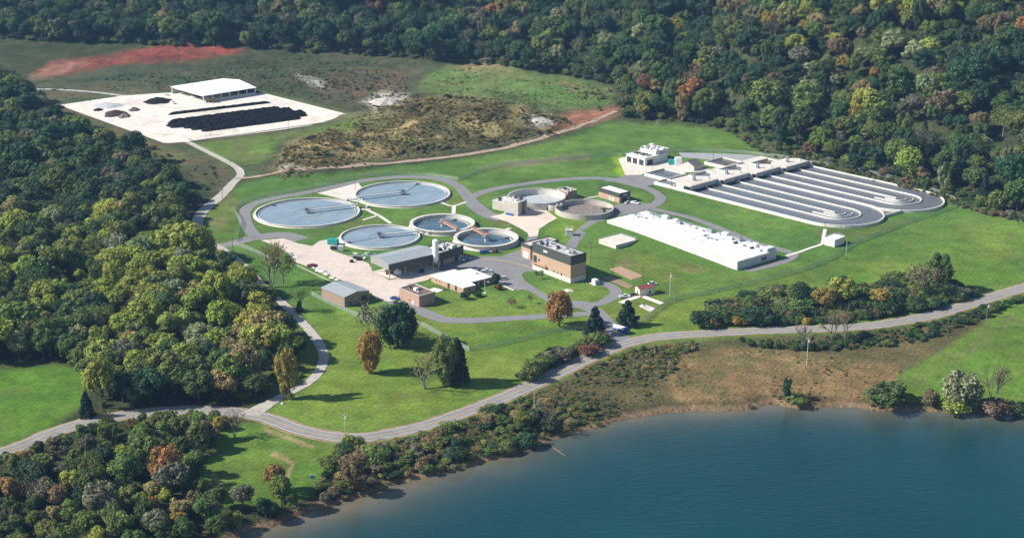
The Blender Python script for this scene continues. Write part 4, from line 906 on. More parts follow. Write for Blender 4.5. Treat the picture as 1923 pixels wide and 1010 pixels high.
# ------------------------------------------------------------------ clarifiers
def clarifier(name, label, u0, u1, v, wall_h, water_z, ang, small=False, group='circular clarifiers', wmat=CLEARW, arm=None):
    a, b = G(u0, v, wall_h), G(u1, v, wall_h); c = (a + b) / 2; R = (b.x - a.x) / 2
    t = thing(name, label, 'tank', (c.x, c.y, 0), group)
    w = MB().ring(c.x, c.y, R - 0.55, R, -1.2, wall_h, 96).build('wall', WALLC, t)
    MB().ring(c.x, c.y, R - 0.75, R + (1.3 if small else 0.25), wall_h, wall_h + 0.14, 96).build('coping', WALLC, w)
    MB().ring(c.x, c.y, R, R + (1.8 if small else 0.9), -0.1, 0.16, 96).build('apron', FOOT, t)
    MB().disc(c.x, c.y, R - 0.56, water_z, 96).build('water', wmat, t)
    q = R * (0.93 if not small else 0.86)
    la = MB().ring(c.x, c.y, q - 0.22, q, water_z - 0.5, water_z + 0.30, 96); la.build('launder', WALLC if small else LGREY, t)
    if not small: MB().ring(c.x, c.y, R * 0.27, R * 0.27 + 0.16, water_z - 0.6, water_z + 0.10, 48).build('stilling_baffle', STEEL, t)
    ca, sa = math.cos(ang), math.sin(ang); fr = (Vector((c.x, c.y, 0)), Vector((ca, sa, 0)), Vector((-sa, ca, 0)))
    br = MB(fr).box(-1.2, R + 0.6, -0.75, 0.75, wall_h + 0.9, wall_h + 1.15)
    br.box(-1.2, R + 0.6, -0.85, -0.70, wall_h + 0.5, wall_h + 1.22).box(-1.2, R + 0.6, 0.70, 0.85, wall_h + 0.5, wall_h + 1.22)
    bo = br.build('bridge', RUSTY if small else LGREY, t)
    hr = MB(fr); rail(hr, [(-1.2, -0.78), (R + 0.6, -0.78)], 1.1, wall_h + 1.15); rail(hr, [(-1.2, 0.78), (R + 0.6, 0.78)], 1.1, wall_h + 1.15); hr.build('handrail', RUSTY if small else GALV, bo)
    MB(fr).cyl(0, 0, 0.9, water_z - 2, wall_h + 0.88, 14).build('column', WALLC, t)
    pl = MB(fr).cyl(0, 0, 2.4, wall_h + 0.55, wall_h + 0.88, 20).build('platform', STEEL, t)
    hr = MB(fr); rail(hr, [(2.2 * math.cos(k * math.pi / 5), 2.2 * math.sin(k * math.pi / 5)) for k in range(11)], 1.1, wall_h + 0.88); hr.build('handrail', GALV, pl)
    dv = MB(fr).cyl(-0.3, 0, 0.9, wall_h + 1.2, wall_h + 2.0, 12).box(-1.4, -0.5, -0.4, 0.4, wall_h + 1.2, wall_h + 1.9); dv.build('drive_motor', DSTEEL if not small else RUSTY, t)
    an = ang + (2.1 if arm is None else arm); s2 = (Vector((c.x, c.y, 0)), Vector((math.cos(an), math.sin(an), 0)), Vector((-math.sin(an), math.cos(an), 0)))
    ar = MB(s2); ar.tube((2, 0, water_z + 0.12), (q - 1.0, 0, water_z + 0.12), 0.12, 5); ar.tube((q * 0.75, 0.0, water_z + 0.12), (q - 1.2, 1.6, water_z + 0.12), 0.09, 5)
    ar.build('skimmer_arm', STEEL, t)
    bx = MB(s2).box(q - 2.6, q - 0.6, -0.9, 0.9, water_z - 0.2, water_z + 0.55); bx.build('scum_box', DSTEEL, t)
    return t, c, R
ang12 = lambda p, q: math.atan2(q[1] - p[1], q[0] - p[0])
p_mid = G(418, 234)
clarifier('clarifier', 'largest circular clarifier, leftmost, ringed by the asphalt drive', 299, 421, 247.5, 1.1, 0.25, 0.42)
clarifier('clarifier', 'large circular clarifier behind the others, beside the pale concrete apron', 416, 527, 226, 1.1, 0.25, 3.55, arm=-2.3)
clarifier('clarifier', 'mid sized circular clarifier next to the teal container', 398.5, 491.5, 276, 1.1, 0.2, 0.30, arm=3.4)
clarifier('clarifier', 'small circular clarifier with red bridge, behind the other small one', 482.5, 554, 260.5, 2.3, 0.3, -1.05, True, wmat=DARKW)
clarifier('clarifier', 'small circular clarifier with red bridge, nearest to the tall dark banded building', 534, 605, 277.5, 2.6, 0.3, 2.05, True, wmat=DARKW, arm=-1.6)
# pump gear between the big tanks
def gear(label, u, v, n, seed, span=5):
    r = random.Random(seed); p = G(u, v); t = thing('pump_set', label, 'machinery', p, None)
    for i in range(n):
        x, y = p.x + r.uniform(-span, span), p.y + r.uniform(-span * .6, span * .6)
        if r.random() < 0.5: MB().cyl(x, y, r.uniform(0.4, 0.8), 0.1, r.uniform(1.0, 2.0), 12).build('motor', [LGREY, GALV, WHITE][i % 3], t)
        else: MB().box(x - .8, x + .8, y - .6, y + .6, 0.1, r.uniform(0.9, 1.7)).build('cabinet', [WHITE, LGREY, STEEL][i % 3], t)
    k = MB(); k.tube((p.x - span, p.y, 0.7), (p.x + span, p.y + 1, 0.7), 0.22, 8); k.build('pipe', LGREY, t)
gear('pale pumps and pipework between the two largest clarifiers', 416, 234, 7, 1)
gear('grey valve cabinets between the mid and small clarifiers', 500, 274, 5, 2, 4)
gear('small cabinet group on the footway by the large rear clarifier', 432, 243, 2, 3, 1.5)

# ------------------------------------------------------------------ round tanks in the middle
def round_tank(name, label, u0, u1, v, wall_h, bottom, floor_mat, wallm=WALLD, extra=None):
    a, b = G(u0, v, wall_h), G(u1, v, wall_h); c = (a + b) / 2; R = (b.x - a.x) / 2
    t = thing(name, label, 'tank', (c.x, c.y, 0), 'round open tanks')
    w = MB().ring(c.x, c.y, R - 0.5, R, bottom - 0.5, wall_h, 80).build('wall', wallm, t)
    MB().ring(c.x, c.y, R - 0.62, R + 0.12, wall_h, wall_h + 0.12, 80).build('coping', WALLC, w)
    MB().disc(c.x, c.y, R - 0.51, bottom, 80).build('liquor' if floor_mat is LAGOON else 'floor', floor_mat, t)
    hr = MB(); rail(hr, [(c.x + (R - 0.1) * math.cos(i * math.pi / 24), c.y + (R - 0.1) * math.sin(i * math.pi / 24)) for i in range(49)], 1.1, wall_h + 0.12, 0.04, 2.4); hr.build('handrail', GALV, w)
    return t, c, R
round_tank('open_tank', 'drained round concrete tank behind the square headworks tower', 595, 663, 229, 4.2, 0.12, mat('pale_tank_floor', (0.40, 0.42, 0.42), 0.8, 0.2, 0.3), WALLC)
t, c, R = round_tank('open_tank', 'round deep tank with brown scummy liquor beside the drive', 650.5, 719, 242.5, 3.0, 0.15, LAGOON)
k = MB(); k.cyl(c.x + R * 0.68, c.y - R * 0.05, 0.7, 0.2, 2.4, 10).box(c.x + R * .55, c.x + R * .95, c.y - R * .1, c.y, 2.3, 2.6); k.build('mixer', DSTEEL, t)

# ------------------------------------------------------------------ generic flat building
def openings(t, fr, face, L, W, specs, off=0.03):
    """specs: (kind, start, width, z0, z1); face 'l' = A-B side, 'r' = A-C side"""
    for kd, s, w, z0, z1 in specs:
        m = {'door': DSTEEL, 'window': GLASS, 'white_door': WHITE, 'rolling_door': DSTEEL, 'vent': STEEL, 'pale_door': LGREY}[kd]
        k = MB(fr)
        if face == 'l': k.box(s, s + w, -off, 0.01, z0, z1)
        else: k.box(-off, 0.01, s, s + w, z0, z1)
        o = k.build('door' if 'door' in kd else kd, m, t)
        if kd == 'window':
            k = MB(fr)
            if face == 'l': k.box(s - .08, s + w + .08, -off - .04, -off + 0.02, z0 - .1, z0).box(s - .08, s + w + .08, -off - .04, -off + .02, z1, z1 + .1)
            else: k.box(-off - .04, -off + .02, s - .08, s + w + .08, z0 - .1, z0).box(-off - .04, -off + .02, s - .08, s + w + .08, z1, z1 + .1)
            k.build('frame', LGREY, o)
def flat_block(name, label, A, B, Cc, vtop, wallm, roofm, band=None, bandm=BAND, base=None, cat='building', group=None, hgt=None, z=0.0, parapet=0.5):
    fr, L, W = frame_px(A, B, Cc, z); h = hgt or hpx(fr[0], vtop)
    t = thing(name, label, cat, fr[0], group)
    if base:
        MB(fr).box(0, L, 0, W, -0.4, base).build('base_wall', WALLC, t); MB(fr).box(0, L, 0, W, base, h - (band or 0)).build('wall', wallm, t)
    else: MB(fr).box(0, L, 0, W, -0.4, h - (band or 0)).build('wall', wallm, t)
    b0 = h - (band or parapet)
    if band is None: MB(fr).box(0.02, L - 0.02, 0.02, W - 0.02, h - 0.02, h + 0.01).build('roof_deck', roofm, t)
    e = 0.12 if band else 0.05
    pz0 = b0 if band else h
    pz1 = h + (0.35 if band else parapet)
    k = MB(fr); k.box(-e, L + e, -e, 0.25, pz0, pz1).box(-e, L + e, W - 0.25, W + e, pz0, pz1).box(-e, 0.25, 0.25, W - 0.25, pz0, pz1).box(L - 0.25, L + e, 0.25, W - 0.25, pz0, pz1)
    p = k.build('fascia' if band else 'parapet', bandm if band else wallm, t)
    k = MB(fr); e2 = e + 0.06
    k.box(-e2, L + e2, -e2, 0.3, pz1, pz1 + 0.09).box(-e2, L + e2, W - 0.3, W + e2, pz1, pz1 + 0.09).box(-e2, 0.3, 0.3, W - 0.3, pz1, pz1 + .09).box(L - 0.3, L + e2, 0.3, W - 0.3, pz1, pz1 + .09)
    k.build('coping', LGREY if not band else bandm, p)
    if band: MB(fr).box(0.25, L - 0.25, 0.25, W - 0.25, h - 0.5, h).build('roof_deck', roofm, t)
    return t, fr, L, W, h
def roof_units(t, fr, L, W, h, n, seed, smin=0.8, smax=2.0):
    r = random.Random(seed)
    for i in range(n):
        x, y = r.uniform(1.2, L - 2.5), r.uniform(1.2, max(1.4, W - 2.5)); s = r.uniform(smin, smax)
        k = MB(fr)
        if r.random() < 0.35: k.cyl(x, y, s * .4, h, h + s * .7, 12).cyl(x, y, s * .55, h + s * .7, h + s * .85, 12); nm = 'roof_vent'
        else: k.box(x, x + s * 1.3, y, y + s, h, h + s * .75).box(x + .1, x + s * 1.3 - .1, y + .1, y + s - .1, h + s * .75, h + s * .85); nm = 'roof_unit'
        k.build(nm, [LGREY, GALV, DSTEEL, WHITE][i % 4], t)

# tall dark-banded building
t, fr, L, W, h = flat_block('process_building', 'tall brick building with deep dark metal band and cluttered flat roof', (668.5, 331.5), (624, 314.5), (690.3, 328.2), 300.7, BRICK, GROOF, band=4.6, base=2.6)
openings(t, fr, 'l', L, W, [('rolling_door', L - 3.6, 2.8, 4.4, 8.2), ('window', L - 6.0, 1.2, 5.6, 7.2), ('door', L * .62, 1.2, 2.6, 4.9), ('window', L * .42, 1.0, 2.8, 3.8), ('window', L * .32, 0.8, 2.8, 3.8), ('window', L * .22, 1.0, 2.4, 3.8)])
k = MB(fr).box(L * .60, L * .70, -0.30, -0.14, h - 2.4, h - 1.5); k.build('name_plate', WHITE, t)
k = MB(fr).box(L * .60, L - 0.2, -1.6, -0.03, 3.9, 4.2); k.build('landing', RUSTY, t)
roof_units(t, fr, L, W, h, 13, 4); k = MB(fr); rail(k, [(L * .1, W * .3), (L * .35, W * .3), (L * .35, W * .7)], 1.0, h, .05, 1.5); k.build('handrail', RUSTY, t)
t, fr, L, W, h = flat_block('annex', 'low flat roofed annex with white door left of the tall dark banded building', (621.5, 303.8), (611, 299.6), (650, 294.5), 288.5, BRICK, TROOF, band=1.5, bandm=BAND)
openings(t, fr, 'l', L, W, [('white_door', L * .25, L * .5, 0.1, 3.6)])
# small brick building beside round tanks
t, fr, L, W, h = flat_block('pump_house', 'square brown brick pump house between the two round open tanks', (665.2, 234.2), (652.3, 230.3), (676.8, 231.8), 225.3, BRICKR, TROOF)
roof_units(t, fr, L, W, h, 3, 8, 1.0, 2.2)
# white-roofed store with open bay
t, fr, L, W, h = flat_block('store_building', 'small brick building with white roof and dark band above the drive', (725.8, 237.6), (701.3, 230.0), (737.8, 234.6), 227.0, BRICK, WROOF, band=2.3)
openings(t, fr, 'r', L, W, [('rolling_door', W * .22, W * .5, 0.1, 3.0)]); openings(t, fr, 'l', L, W, [('white_door', L * .28, 1.3, .1, 2.4), ('pale_door', L * .42, 1.3, .1, 2.4), ('vent', L * .7, 1.0, 1.2, 2.0)])
MB(fr).box(-0.24, -0.13, W * .35, W * .72, h - 1.6, h - 0.8).build('sign_panel', LGREY, t)

# headworks tower: weathered concrete box with deep recess, stepped deck behind
fr, L, W = frame_px((607, 253.2), (591, 249.5), (632, 252.8)); h = hpx(fr[0], 237.5)
t = thing('headworks', 'weathered square concrete headworks tower with grey deck and blue bins at its foot', 'building', fr[0])
k = MB(fr).box(0, L, 0, 1.0, -.3, h).box(0, L, W - 1.0, W, -.3, h).box(L - 1, L, 1, W - 1, -.3, h).box(0.6, 1.0, 1.0, W * .42, -.3, h).box(2.6, 3.0, W * .42, W - 1, -.3, h * .98); k.build('wall', WALLD, t)
MB(fr).box(0.2, L - .2, 0.2, W - .2, h, h + 0.25).build('deck', CONW, t)
k = MB(fr); rail(k, [(0.2, .2), (L - .2, .2), (L - .2, W - .2), (0.2, W - .2), (.2, .2)], 1.1, h + .25); k.build('handrail', GALV, t)
for i in range(6):
    r = random.Random(i); x, y = r.uniform(1, L - 2), r.uniform(1, W - 2); MB(fr).box(x, x + 1.5, y, y + 1.1, h + .25, h + .25 + r.uniform(.7, 2.0)).build('machine', [LGREY, DSTEEL, WHITE, GALV][i % 4], t)
for y in (W * .1, W * .25): MB(fr).cyl(L * .5, y, .18, h + .25, h + 4.5, 8).build('vent_pipe', RUSTY, t)
MB(fr).box(0.9, 1.4, W * .33, W * .42, h * .4, h + 1.2).build('chute', STEEL, t)
# lower deck running back to the pump house
o2 = fr[0]; k = MB(fr).box(L + .01, L + 12, 3, W + 6, -.3, h * .62); k.build('lower_wall', WALLD, t)
MB(fr).box(L + .1, L + 12.2, 2.9, W + 6.1, h * .62, h * .62 + .25).build('lower_deck', CONW, t)
for i in range(7):
    r = random.Random(40 + i); x, y = L + r.uniform(1, 10), r.uniform(4, W + 3); MB(fr).box(x, x + 1.8, y, y + 1.2, h * .62 + .25, h * .62 + .25 + r.uniform(.6, 1.6)).build('machine', [WHITE, LGREY, DSTEEL, GALV][i % 4], t)
k = MB(fr); rail(k, [(L + .3, 3.2), (L + 12, 3.2), (L + 12, W + 6), (L + .3, W + 6)], 1.1, h * .62 + .25); k.build('handrail', GALV, t)
for i in range(4):
    p = G(593.5 + i * 2.2, 250.6 + i * 0.45); b = MB().cyl(p.x, p.y - .8, .62, .1, 1.15, 14).build('drum', BLUEP, None, p); tag(b, ['leftmost of the blue drums at the headworks foot', 'second blue drum from the left at the headworks foot', 'third blue drum from the left at the headworks foot', 'rightmost of the blue drums at the headworks foot'][i], 'drum', 'blue drums')
# round concrete well next to headworks
p = G(650, 244.5); t = thing('concrete_well', 'squat grey concrete well between headworks and scummy round tank', 'tank', p)
MB().ring(p.x, p.y, 3.6, 4.6, -.3, 3.2, 32).build('wall', WALLD, t); MB().disc(p.x, p.y, 3.61, 2.4, 32).build('liquor', DITCHB, t)

# ------------------------------------------------------------------ open-sided press canopy, press building and silo
pa, pb = G(456, 327.2), G(434.6, 317.6); ex = (pb - pa); L = ex.length; ex.normalize(); ey = Vector((-ex.y, ex.x, 0)); ey = ey if ey.x > 0 else -ey
fr = (pa, ex, ey); pc = G(509.5, 312.2); W = ey.dot(pc - pa); h = hpx(pa, 309.5)
t = thing('canopy', 'open sided loading canopy with pale metal roof and deep dark fascia', 'canopy', pa)
top = hpx(pa, 306.5)
for x in (0.4, L - .4):
    for y in np.linspace(.5, W - .6, 4): MB(fr).box(x - .2, x + .2, y - .2, y + .2, 0, h - 2.5).build('post', STEEL, t)
k = MB(fr).box(-.05, .2, -.05, W, h - 3.2, h + .1).box(L - .2, L + .05, -.05, W, h - 3.2, h + .1); k.build('fascia', BAND, t)
k = MB(fr); k.quadprism([(0.2, -.05, h - 3.2), (L - .2, -.05, h - 3.2), (L - .2, .2, h - 3.2), (0.2, .2, h - 3.2), (0.2, -.05, h + .1), (L - .2, -.05, h + .1), (L - .2, .2, h + .1), (0.2, .2, h + .1)])
k.v += [fr[0] and MB(fr)._p(*q) for q in ((.0, -.05, h + .1), (L, -.05, h + .1), (L / 2, -.05, h + 1.6))]; k.f.append((8, 9, 10)); k.build('gable', mat('grey_cladding', (.27, .27, .26), .6, .1, .5), t)
rf = None
for j in range(14):
    y0, y1 = -.3 + (W + .3) * j / 14, -.3 + (W + .3) * (j + 1) / 14 - .05
    for s in (0, 1):
        x0, x1 = (-.3, L / 2) if s == 0 else (L + .3, L / 2)
        MB(fr).quadprism([(x0, y0, h + .1), (x1, y0, h + 1.6), (x1, y1, h + 1.6), (x0, y1, h + .1), (x0, y0, h + .25), (x1, y0, h + 1.75), (x1, y1, h + 1.75), (x0, y1, h + .25)]).build('roof_panel', MROOF, t)
MB(fr).box(L * .45, L * .45 + .4, W * .1, W * .9, .05, 3.4).build('screen_wall', BRICK, t)
MB(fr).box(0.5, L - .5, 1, W, -.2, .16).build('slab', CONC, t)
for i, (u, v, m, s, lb) in enumerate(((466, 321, WHITE, 2.6, 'white hopper tank under the canopy front'), (494, 319, DSTEEL, 2.0, 'dark skip under the canopy near the silo'), (481, 321, STEEL, 1.4, 'small grey tank in the middle under the canopy'))):
    p = G(u, v); o = thing('hopper', lb, 'tank', p, None)
    MB().box(p.x - s * .7, p.x + s * .7, p.y - s * .5, p.y + s * .5, .2, s * .9).build('body', m, o); MB().cyl(p.x, p.y, s * .45, s * .9, s * 1.3, 14, s * .2).build('lid', m, o)
gear('jumble of drums, pipes and machines beside the canopy', 424, 301, 12, 5, 8)
for i, (u, v) in enumerate(((412, 306.8), (416, 302.4), (419.5, 304.5), (422.5, 304.5))):
    p = G(u, v); k = MB(); k.cyl(p.x, p.y, 1.1, .1, 1.3, 16); tag(k.build('drum', BLACK, None, p), ('black tank standing %s left of the canopy' % ['nearest the yard', 'behind the others', 'second from the canopy', 'closest to the canopy'][i]), 'drum', 'black tanks left of the canopy')
t, fr, L, W, h = flat_block('press_building', 'flat gravel roofed building with dark band attached to the canopy', (543, 302.4), (514.5, 311.8), (531.5, 294.0), 288.0, BRICK, TROOF, band=4.2)
openings(t, fr, 'l', L, W, [('door', L - 3.0, 1.4, .1, 2.6), ('rolling_door', L * .2, 3, .1, 3.4)]); roof_units(t, fr, L, W, h, 12, 21, .8, 1.8)
p = G(510.8, 314.9); t = thing('silo', 'tall white silo on steel legs between canopy and press building', 'silo', p)
h0, h1 = hpx(p, 304.5), hpx(p, 281)
MB().cyl(p.x, p.y, 1.55, h0, h1, 24).build('barrel', WHITE, t, smooth=False); MB().cyl(p.x, p.y, .35, h0 - 2.0, h0, 20, 1.5).build('cone', WHITE, t); MB().cyl(p.x, p.y, 1.6, h1, h1 + .5, 24, .6).build('cap', WHITE, t)
for sx in (-1.3, 1.3):
    for sy in (-1.3, 1.3): MB().box(p.x + sx - .13, p.x + sx + .13, p.y + sy - .13, p.y + sy + .13, 0, h0 + .4).build('leg', GALV, t)
k = MB(); k.tube((p.x + 1.9, p.y - .3, 0), (p.x + 1.9, p.y - .3, h1), .06, 4).tube((p.x + 1.9, p.y + .3, 0), (p.x + 1.9, p.y + .3, h1), .06, 4)
for i in range(int(h1 / .6)): k.tube((p.x + 1.9, p.y - .3, .4 + i * .6), (p.x + 1.9, p.y + .3, .4 + i * .6), .04, 4)
k.build('ladder', GALV, t)

# ------------------------------------------------------------------ sheds and offices
def gable_shed(name, label, A, B, Cc, veave, rise, wallm, roofm, ridge='ab', over=0.4, panels=12):
    fr, L, W = frame_px(A, B, Cc); h = hpx(fr[0], veave); t = thing(name, label, 'building', fr[0])
    MB(fr).box(0, L, 0, W, -.3, h).build('wall', wallm, t)
    k = MB(fr)
    if ridge == 'ab':
        for x in (0, L):
            k.quadprism([(x - (.0 if x else -.0), 0, h), (x, W, h), (x, W / 2 + .02, h + rise - .05), (x, W / 2 - .02, h + rise - .05), (x + (.2 if x == 0 else -.2), 0, h), (x + (.2 if x == 0 else -.2), W, h), (x + (.2 if x == 0 else -.2), W / 2 + .02, h + rise - .05), (x + (.2 if x == 0 else -.2), W / 2 - .02, h + rise - .05)])
        k.build('gable', wallm, t)
        for j in range(panels):
            x0, x1 = -over + (L + 2 * over) * j / panels, -over + (L + 2 * over) * (j + 1) / panels - .04; dz = rise * 2 * over / W
            for y0 in (-over, W + over):
                MB(fr).quadprism([(x0, y0, h - dz), (x1, y0, h - dz), (x1, W / 2, h + rise), (x0, W / 2, h + rise), (x0, y0, h - dz + .14), (x1, y0, h - dz + .14), (x1, W / 2, h + rise + .14), (x0, W / 2, h + rise + .14)]).build('roof_panel', roofm, t)
        MB(fr).box(-over, L + over, W / 2 - .2, W / 2 + .2, h + rise + .10, h + rise + .2).build('ridge_cap', roofm, t)
    else:
        for y in (0, W):
            d = .2 if y == 0 else -.2
            k.quadprism([(0, y, h), (L, y, h), (L / 2 + .02, y, h + rise - .05), (L / 2 - .02, y, h + rise - .05), (0, y + d, h), (L, y + d, h), (L / 2 + .02, y + d, h + rise - .05), (L / 2 - .02, y + d, h + rise - .05)])
        k.build('gable', wallm, t)
        for j in range(panels):
            y0, y1 = -over + (W + 2 * over) * j / panels, -over + (W + 2 * over) * (j + 1) / panels - .04; dz = rise * 2 * over / L
            for x0 in (-over, L + over):
                MB(fr).quadprism([(x0, y0, h - dz), (x0, y1, h - dz), (L / 2, y1, h + rise), (L / 2, y0, h + rise), (x0, y0, h - dz + .14), (x0, y1, h - dz + .14), (L / 2, y1, h + rise + .14), (L / 2, y0, h + rise + .14)]).build('roof_panel', roofm, t)
        MB(fr).box(L / 2 - .2, L / 2 + .2, -over, W + over, h + rise + .1, h + rise + .2).build('ridge_cap', roofm, t)
    return t, fr, L, W, h
t, fr, L, W, h = gable_shed('storage_shed', 'brown block shed with low grey metal roof by the pink yard', (404, 359.5), (377.3, 348.2), (435, 352.4), 347.6, 1.3, BRICKB, MROOF)
openings(t, fr, 'r', L, W, [('vent', W * .42, 1.3, 2.4, 3.6), ('door', W * .2, 1.1, .05, 2.2), ('rolling_door', W * .68, 3.6, .05, 3.6)])
t, fr, L, W, h = gable_shed('blower_house', 'pale block house with dark grey pitched roof beside the inlet basins', (813.2, 200.2), (797.8, 196.7), (828.4, 198.6), 194.6, 2.6, mat('pale_block', (0.50, 0.45, 0.40), 0.9, 0.1, 0.8), SHING, ridge='ac', panels=8)
t, fr, L, W, h = gable_shed('gatehouse', 'little cream gatehouse with red roof by the works entrance', (749.6, 346.4), (744.2, 342.9), (764.2, 341.8), 338.4, 0.9, mat('cream_block', (0.68, 0.60, 0.44), 0.85, 0.06, 0.8), mat('red_roof', (0.20, 0.065, 0.055), 0.8, 0.15, 0.6), ridge='ac', panels=8)
openings(t, fr, 'r', L, W, [('window', W * .6, 1.2, .9, 2.1)]); openings(t, fr, 'l', L, W, [('door', L * .35, 1.1, .05, 2.2)])
t, fr, L, W, h = flat_block('workshop', 'flat brown roofed brick workshop between the grey shed and the white roofed office', (491.3, 359.6), (468, 349.8), (511, 354.9), 347.2, BRICKR, BROOF, parapet=.45)
openings(t, fr, 'l', L, W, [('pale_door', L * .28, 1.2, .05, 2.4), ('window', L * .45, .9, 1.2, 2.2)]); openings(t, fr, 'r', L, W, [('vent', W * .42, 1.2, 2.6, 3.3), ('vent', W * .82, .9, 3.0, 3.6)])
roof_units(t, fr, L, W, h + .02, 7, 33, .7, 1.6)
# white-roofed office, stepped plan
z1 = hpx(G(539.6, 343.8), 336.2)
poly = [(505.4, 329.6), (533.5, 322.6), (537, 324.2), (551.2, 321.6), (576, 331.2), (551.7, 337.2), (557.3, 340.4), (543.2, 343.9)]
P = [tuple(G(u, v)[:2]) for u, v in poly]; c0 = G(541, 333)
t = thing('office', 'low tan brick office with stepped bright white flat roof beside the parking lot', 'building', c0)
MB().prism(P, -.3, z1 - .35).build('wall', BRICK, t)
cx, cy = sum(p[0] for p in P) / 8, sum(p[1] for p in P) / 8
Pb = [(cx + (x - cx) * 1.03, cy + (y - cy) * 1.03) for x, y in P]
MB().prism(Pb, z1 - .35, z1).build('roof', WROOF, t)
def wall_frame(a, b):
    A, B = G(*a), G(*b); ex = (B - A); Lw = ex.length; ex.normalize(); return (A, ex, Vector((-ex.y, ex.x, 0)) if Vector((-ex.y, ex.x, 0)).y > 0 else Vector((ex.y, -ex.x, 0))), Lw
f2, Lw = wall_frame((543.2, 343.9), (505.4, 329.6))
openings(t, f2, 'l', Lw, 1, [('window', Lw * .2, 1.6, .3, 2.9), ('door', Lw * .42, 1.8, .1, 2.9), ('window', Lw * .72, .8, 1.6, 2.4), ('window', Lw * .82, .8, 1.6, 2.4)])
f2, Lw = wall_frame((557.3, 340.4), (543.2, 343.9)); openings(t, f2, 'l', Lw, 1, [('window', Lw * .4, 1.5, 1.0, 2.3)])
f2, Lw = wall_frame((576, 331.2), (551.7, 337.2)); openings(t, f2, 'l', Lw, 1, [('window', Lw * .15, 2.2, .5, 2.6), ('door', Lw * .45, 1.4, .1, 2.6), ('window', Lw * .7, 2.0, .5, 2.6)])
p = G(559, 328); MB().box(p.x - .6, p.x + .6, p.y - .5, p.y + .5, z1, z1 + .8).build('roof_unit', STEEL, t)
p = G(521, 339.5); o = thing('condenser_unit', 'grey condenser unit on the small slab beside the office', 'machinery', p); MB().box(p.x - .9, p.x + .9, p.y - .7, p.y + .7, .15, 1.2).build('body', STEEL, o); MB().cyl(p.x, p.y, .5, 1.2, 1.3, 14).build('fan_grille', DSTEEL, o)
# flagpole
p = G(568.3, 343); t = thing('flagpole', 'white flagpole flying a flag in front of the office', 'flagpole', p); hh = hpx(p, 326)
MB().cyl(p.x, p.y, .11, 0, hh, 8, .06).build('pole', WHITE, t); MB().cyl(p.x, p.y, .9, 0, .2, 12).build('base', WALLC, t)
fl = bpy.data.objects
RED = mat('flag_red', (0.45, 0.04, 0.05), .8, .05); FB = mat('flag_blue', (0.03, 0.05, 0.22), .8, .05)
root = None
for i in range(7):
    z = hh - .3 - i * .22; k = MB(); n = 6
    for j in range(n + 1):
        x = p.x + .1 + j * .42; y = p.y + .12 * math.sin(j * 1.1); dz = -.14 * j
        k.v += [(x, y, z + dz), (x, y, z - .22 + dz)]
    for j in range(n): k.f.append((2 * j, 2 * j + 1, 2 * j + 3, 2 * j + 2))
    o = k.build('flag' if i == 0 else 'stripe', RED if i % 2 == 0 else WHITE, t if root is None else root); root = root or o
k = MB(); k.box(p.x + .1, p.x + 1.1, p.y - .08, p.y + .16, hh - 1.25, hh - .28); k.build('canton', FB, root)

# ------------------------------------------------------------------ oxidation ditch
O = G(809.6, 226.4); ea = Vector((.684, -.73, 0)).normalized(); eb = Vector((-ea.y, ea.x, 0)); fr = (O, ea, eb)
cw = 13.6; WT = 1.7; WZ = 1.0
t = thing('oxidation_ditch', 'huge twin looped oxidation ditch with pale divider walls', 'basin', O)
def arc(ca, cb, r, a0, a1, n=28): return [(ca + r * math.cos(a0 + (a1 - a0) * i / n), cb + r * math.sin(a0 + (a1 - a0) * i / n)) for i in range(n + 1)]
E1, E2 = 92.0, 99.0; b1, b2 = 2 * cw, 6 * cw; hp = math.pi / 2
front = lambda i: [0.0, 4.0, 8.0, 11.5][i]
water_poly1 = [(-2, .1), (E1, .1)] + arc(E1, b1, 2 * cw - .1, -hp, hp) + [(-2, 4 * cw)]
water_poly2 = [(4, 4 * cw), (E2, 4 * cw)] + arc(E2, b2, 2 * cw - .1, -hp, hp) + [(4, 8 * cw - .1)]
MB(fr).prism(water_poly1, -1, WZ).build('liquor', DITCHW, t); MB(fr).prism(water_poly2, -1, WZ - .02).build('liquor', DITCHW, t)
def wall(pts, w=.5, z1=WT, nm='divider_wall', m=None): return MB(fr).path(pts, w, -.6, z1).build(nm, m or CONW, t)
wall([(-31, 0), (E1, 0)] + arc(E1, b1, 2 * cw, -hp, hp * .98)[1:], .7, WT, 'outer_wall')
wall([(10, 8 * cw), (E2, 8 * cw)] + list(reversed(arc(E2, b2, 2 * cw, -hp * .98, hp)))[1:], .7, WT, 'outer_wall')
wall([(4, 4 * cw), (E1 + 2, 4 * cw)], .6)
wall([(4, 4 * cw + 1.2), (E2, 4 * cw + 1.2)], .5)
wall([(0, 2 * cw), (E1 - 2, 2 * cw)], .4); wall([(8, 6 * cw), (E2 - 2, 6 * cw)], .4)
wall([(1.5, cw), (E1, cw)] + arc(E1, b1, cw, -hp, hp)[1:] + [(3, 3 * cw)], .5)
wall([(5.5, 5 * cw), (E2, 5 * cw)] + arc(E2, b2, cw, -hp, hp)[1:] + [(9, 7 * cw)], .5)
for E, bb in ((E1, b1), (E2, b2)):
    for r, a0, a1, ex in ((4.4, -hp, hp * .55, 7), (8.6, -hp, hp * .5, 12)):
        wall([(E - ex, bb - r)] + arc(E, bb, r, a0, a1), .35, WT, 'turning_vane')
nw = wall([(E1 + 2 * cw * math.cos(.62), b1 + 2 * cw * math.sin(.62)), (E2 + 2 * cw * math.cos(-.92), b2 + 2 * cw * math.sin(-.92))], .6, WT, 'link_wall')
k = MB(fr); rail(k, [(E1 + 8, b1 + 2 * cw - 1.6), (E2 + 12, b2 - 2 * cw + 4.4)], 1.1, WT, .06, 1.6); k.build('handrail', GALV, nw)
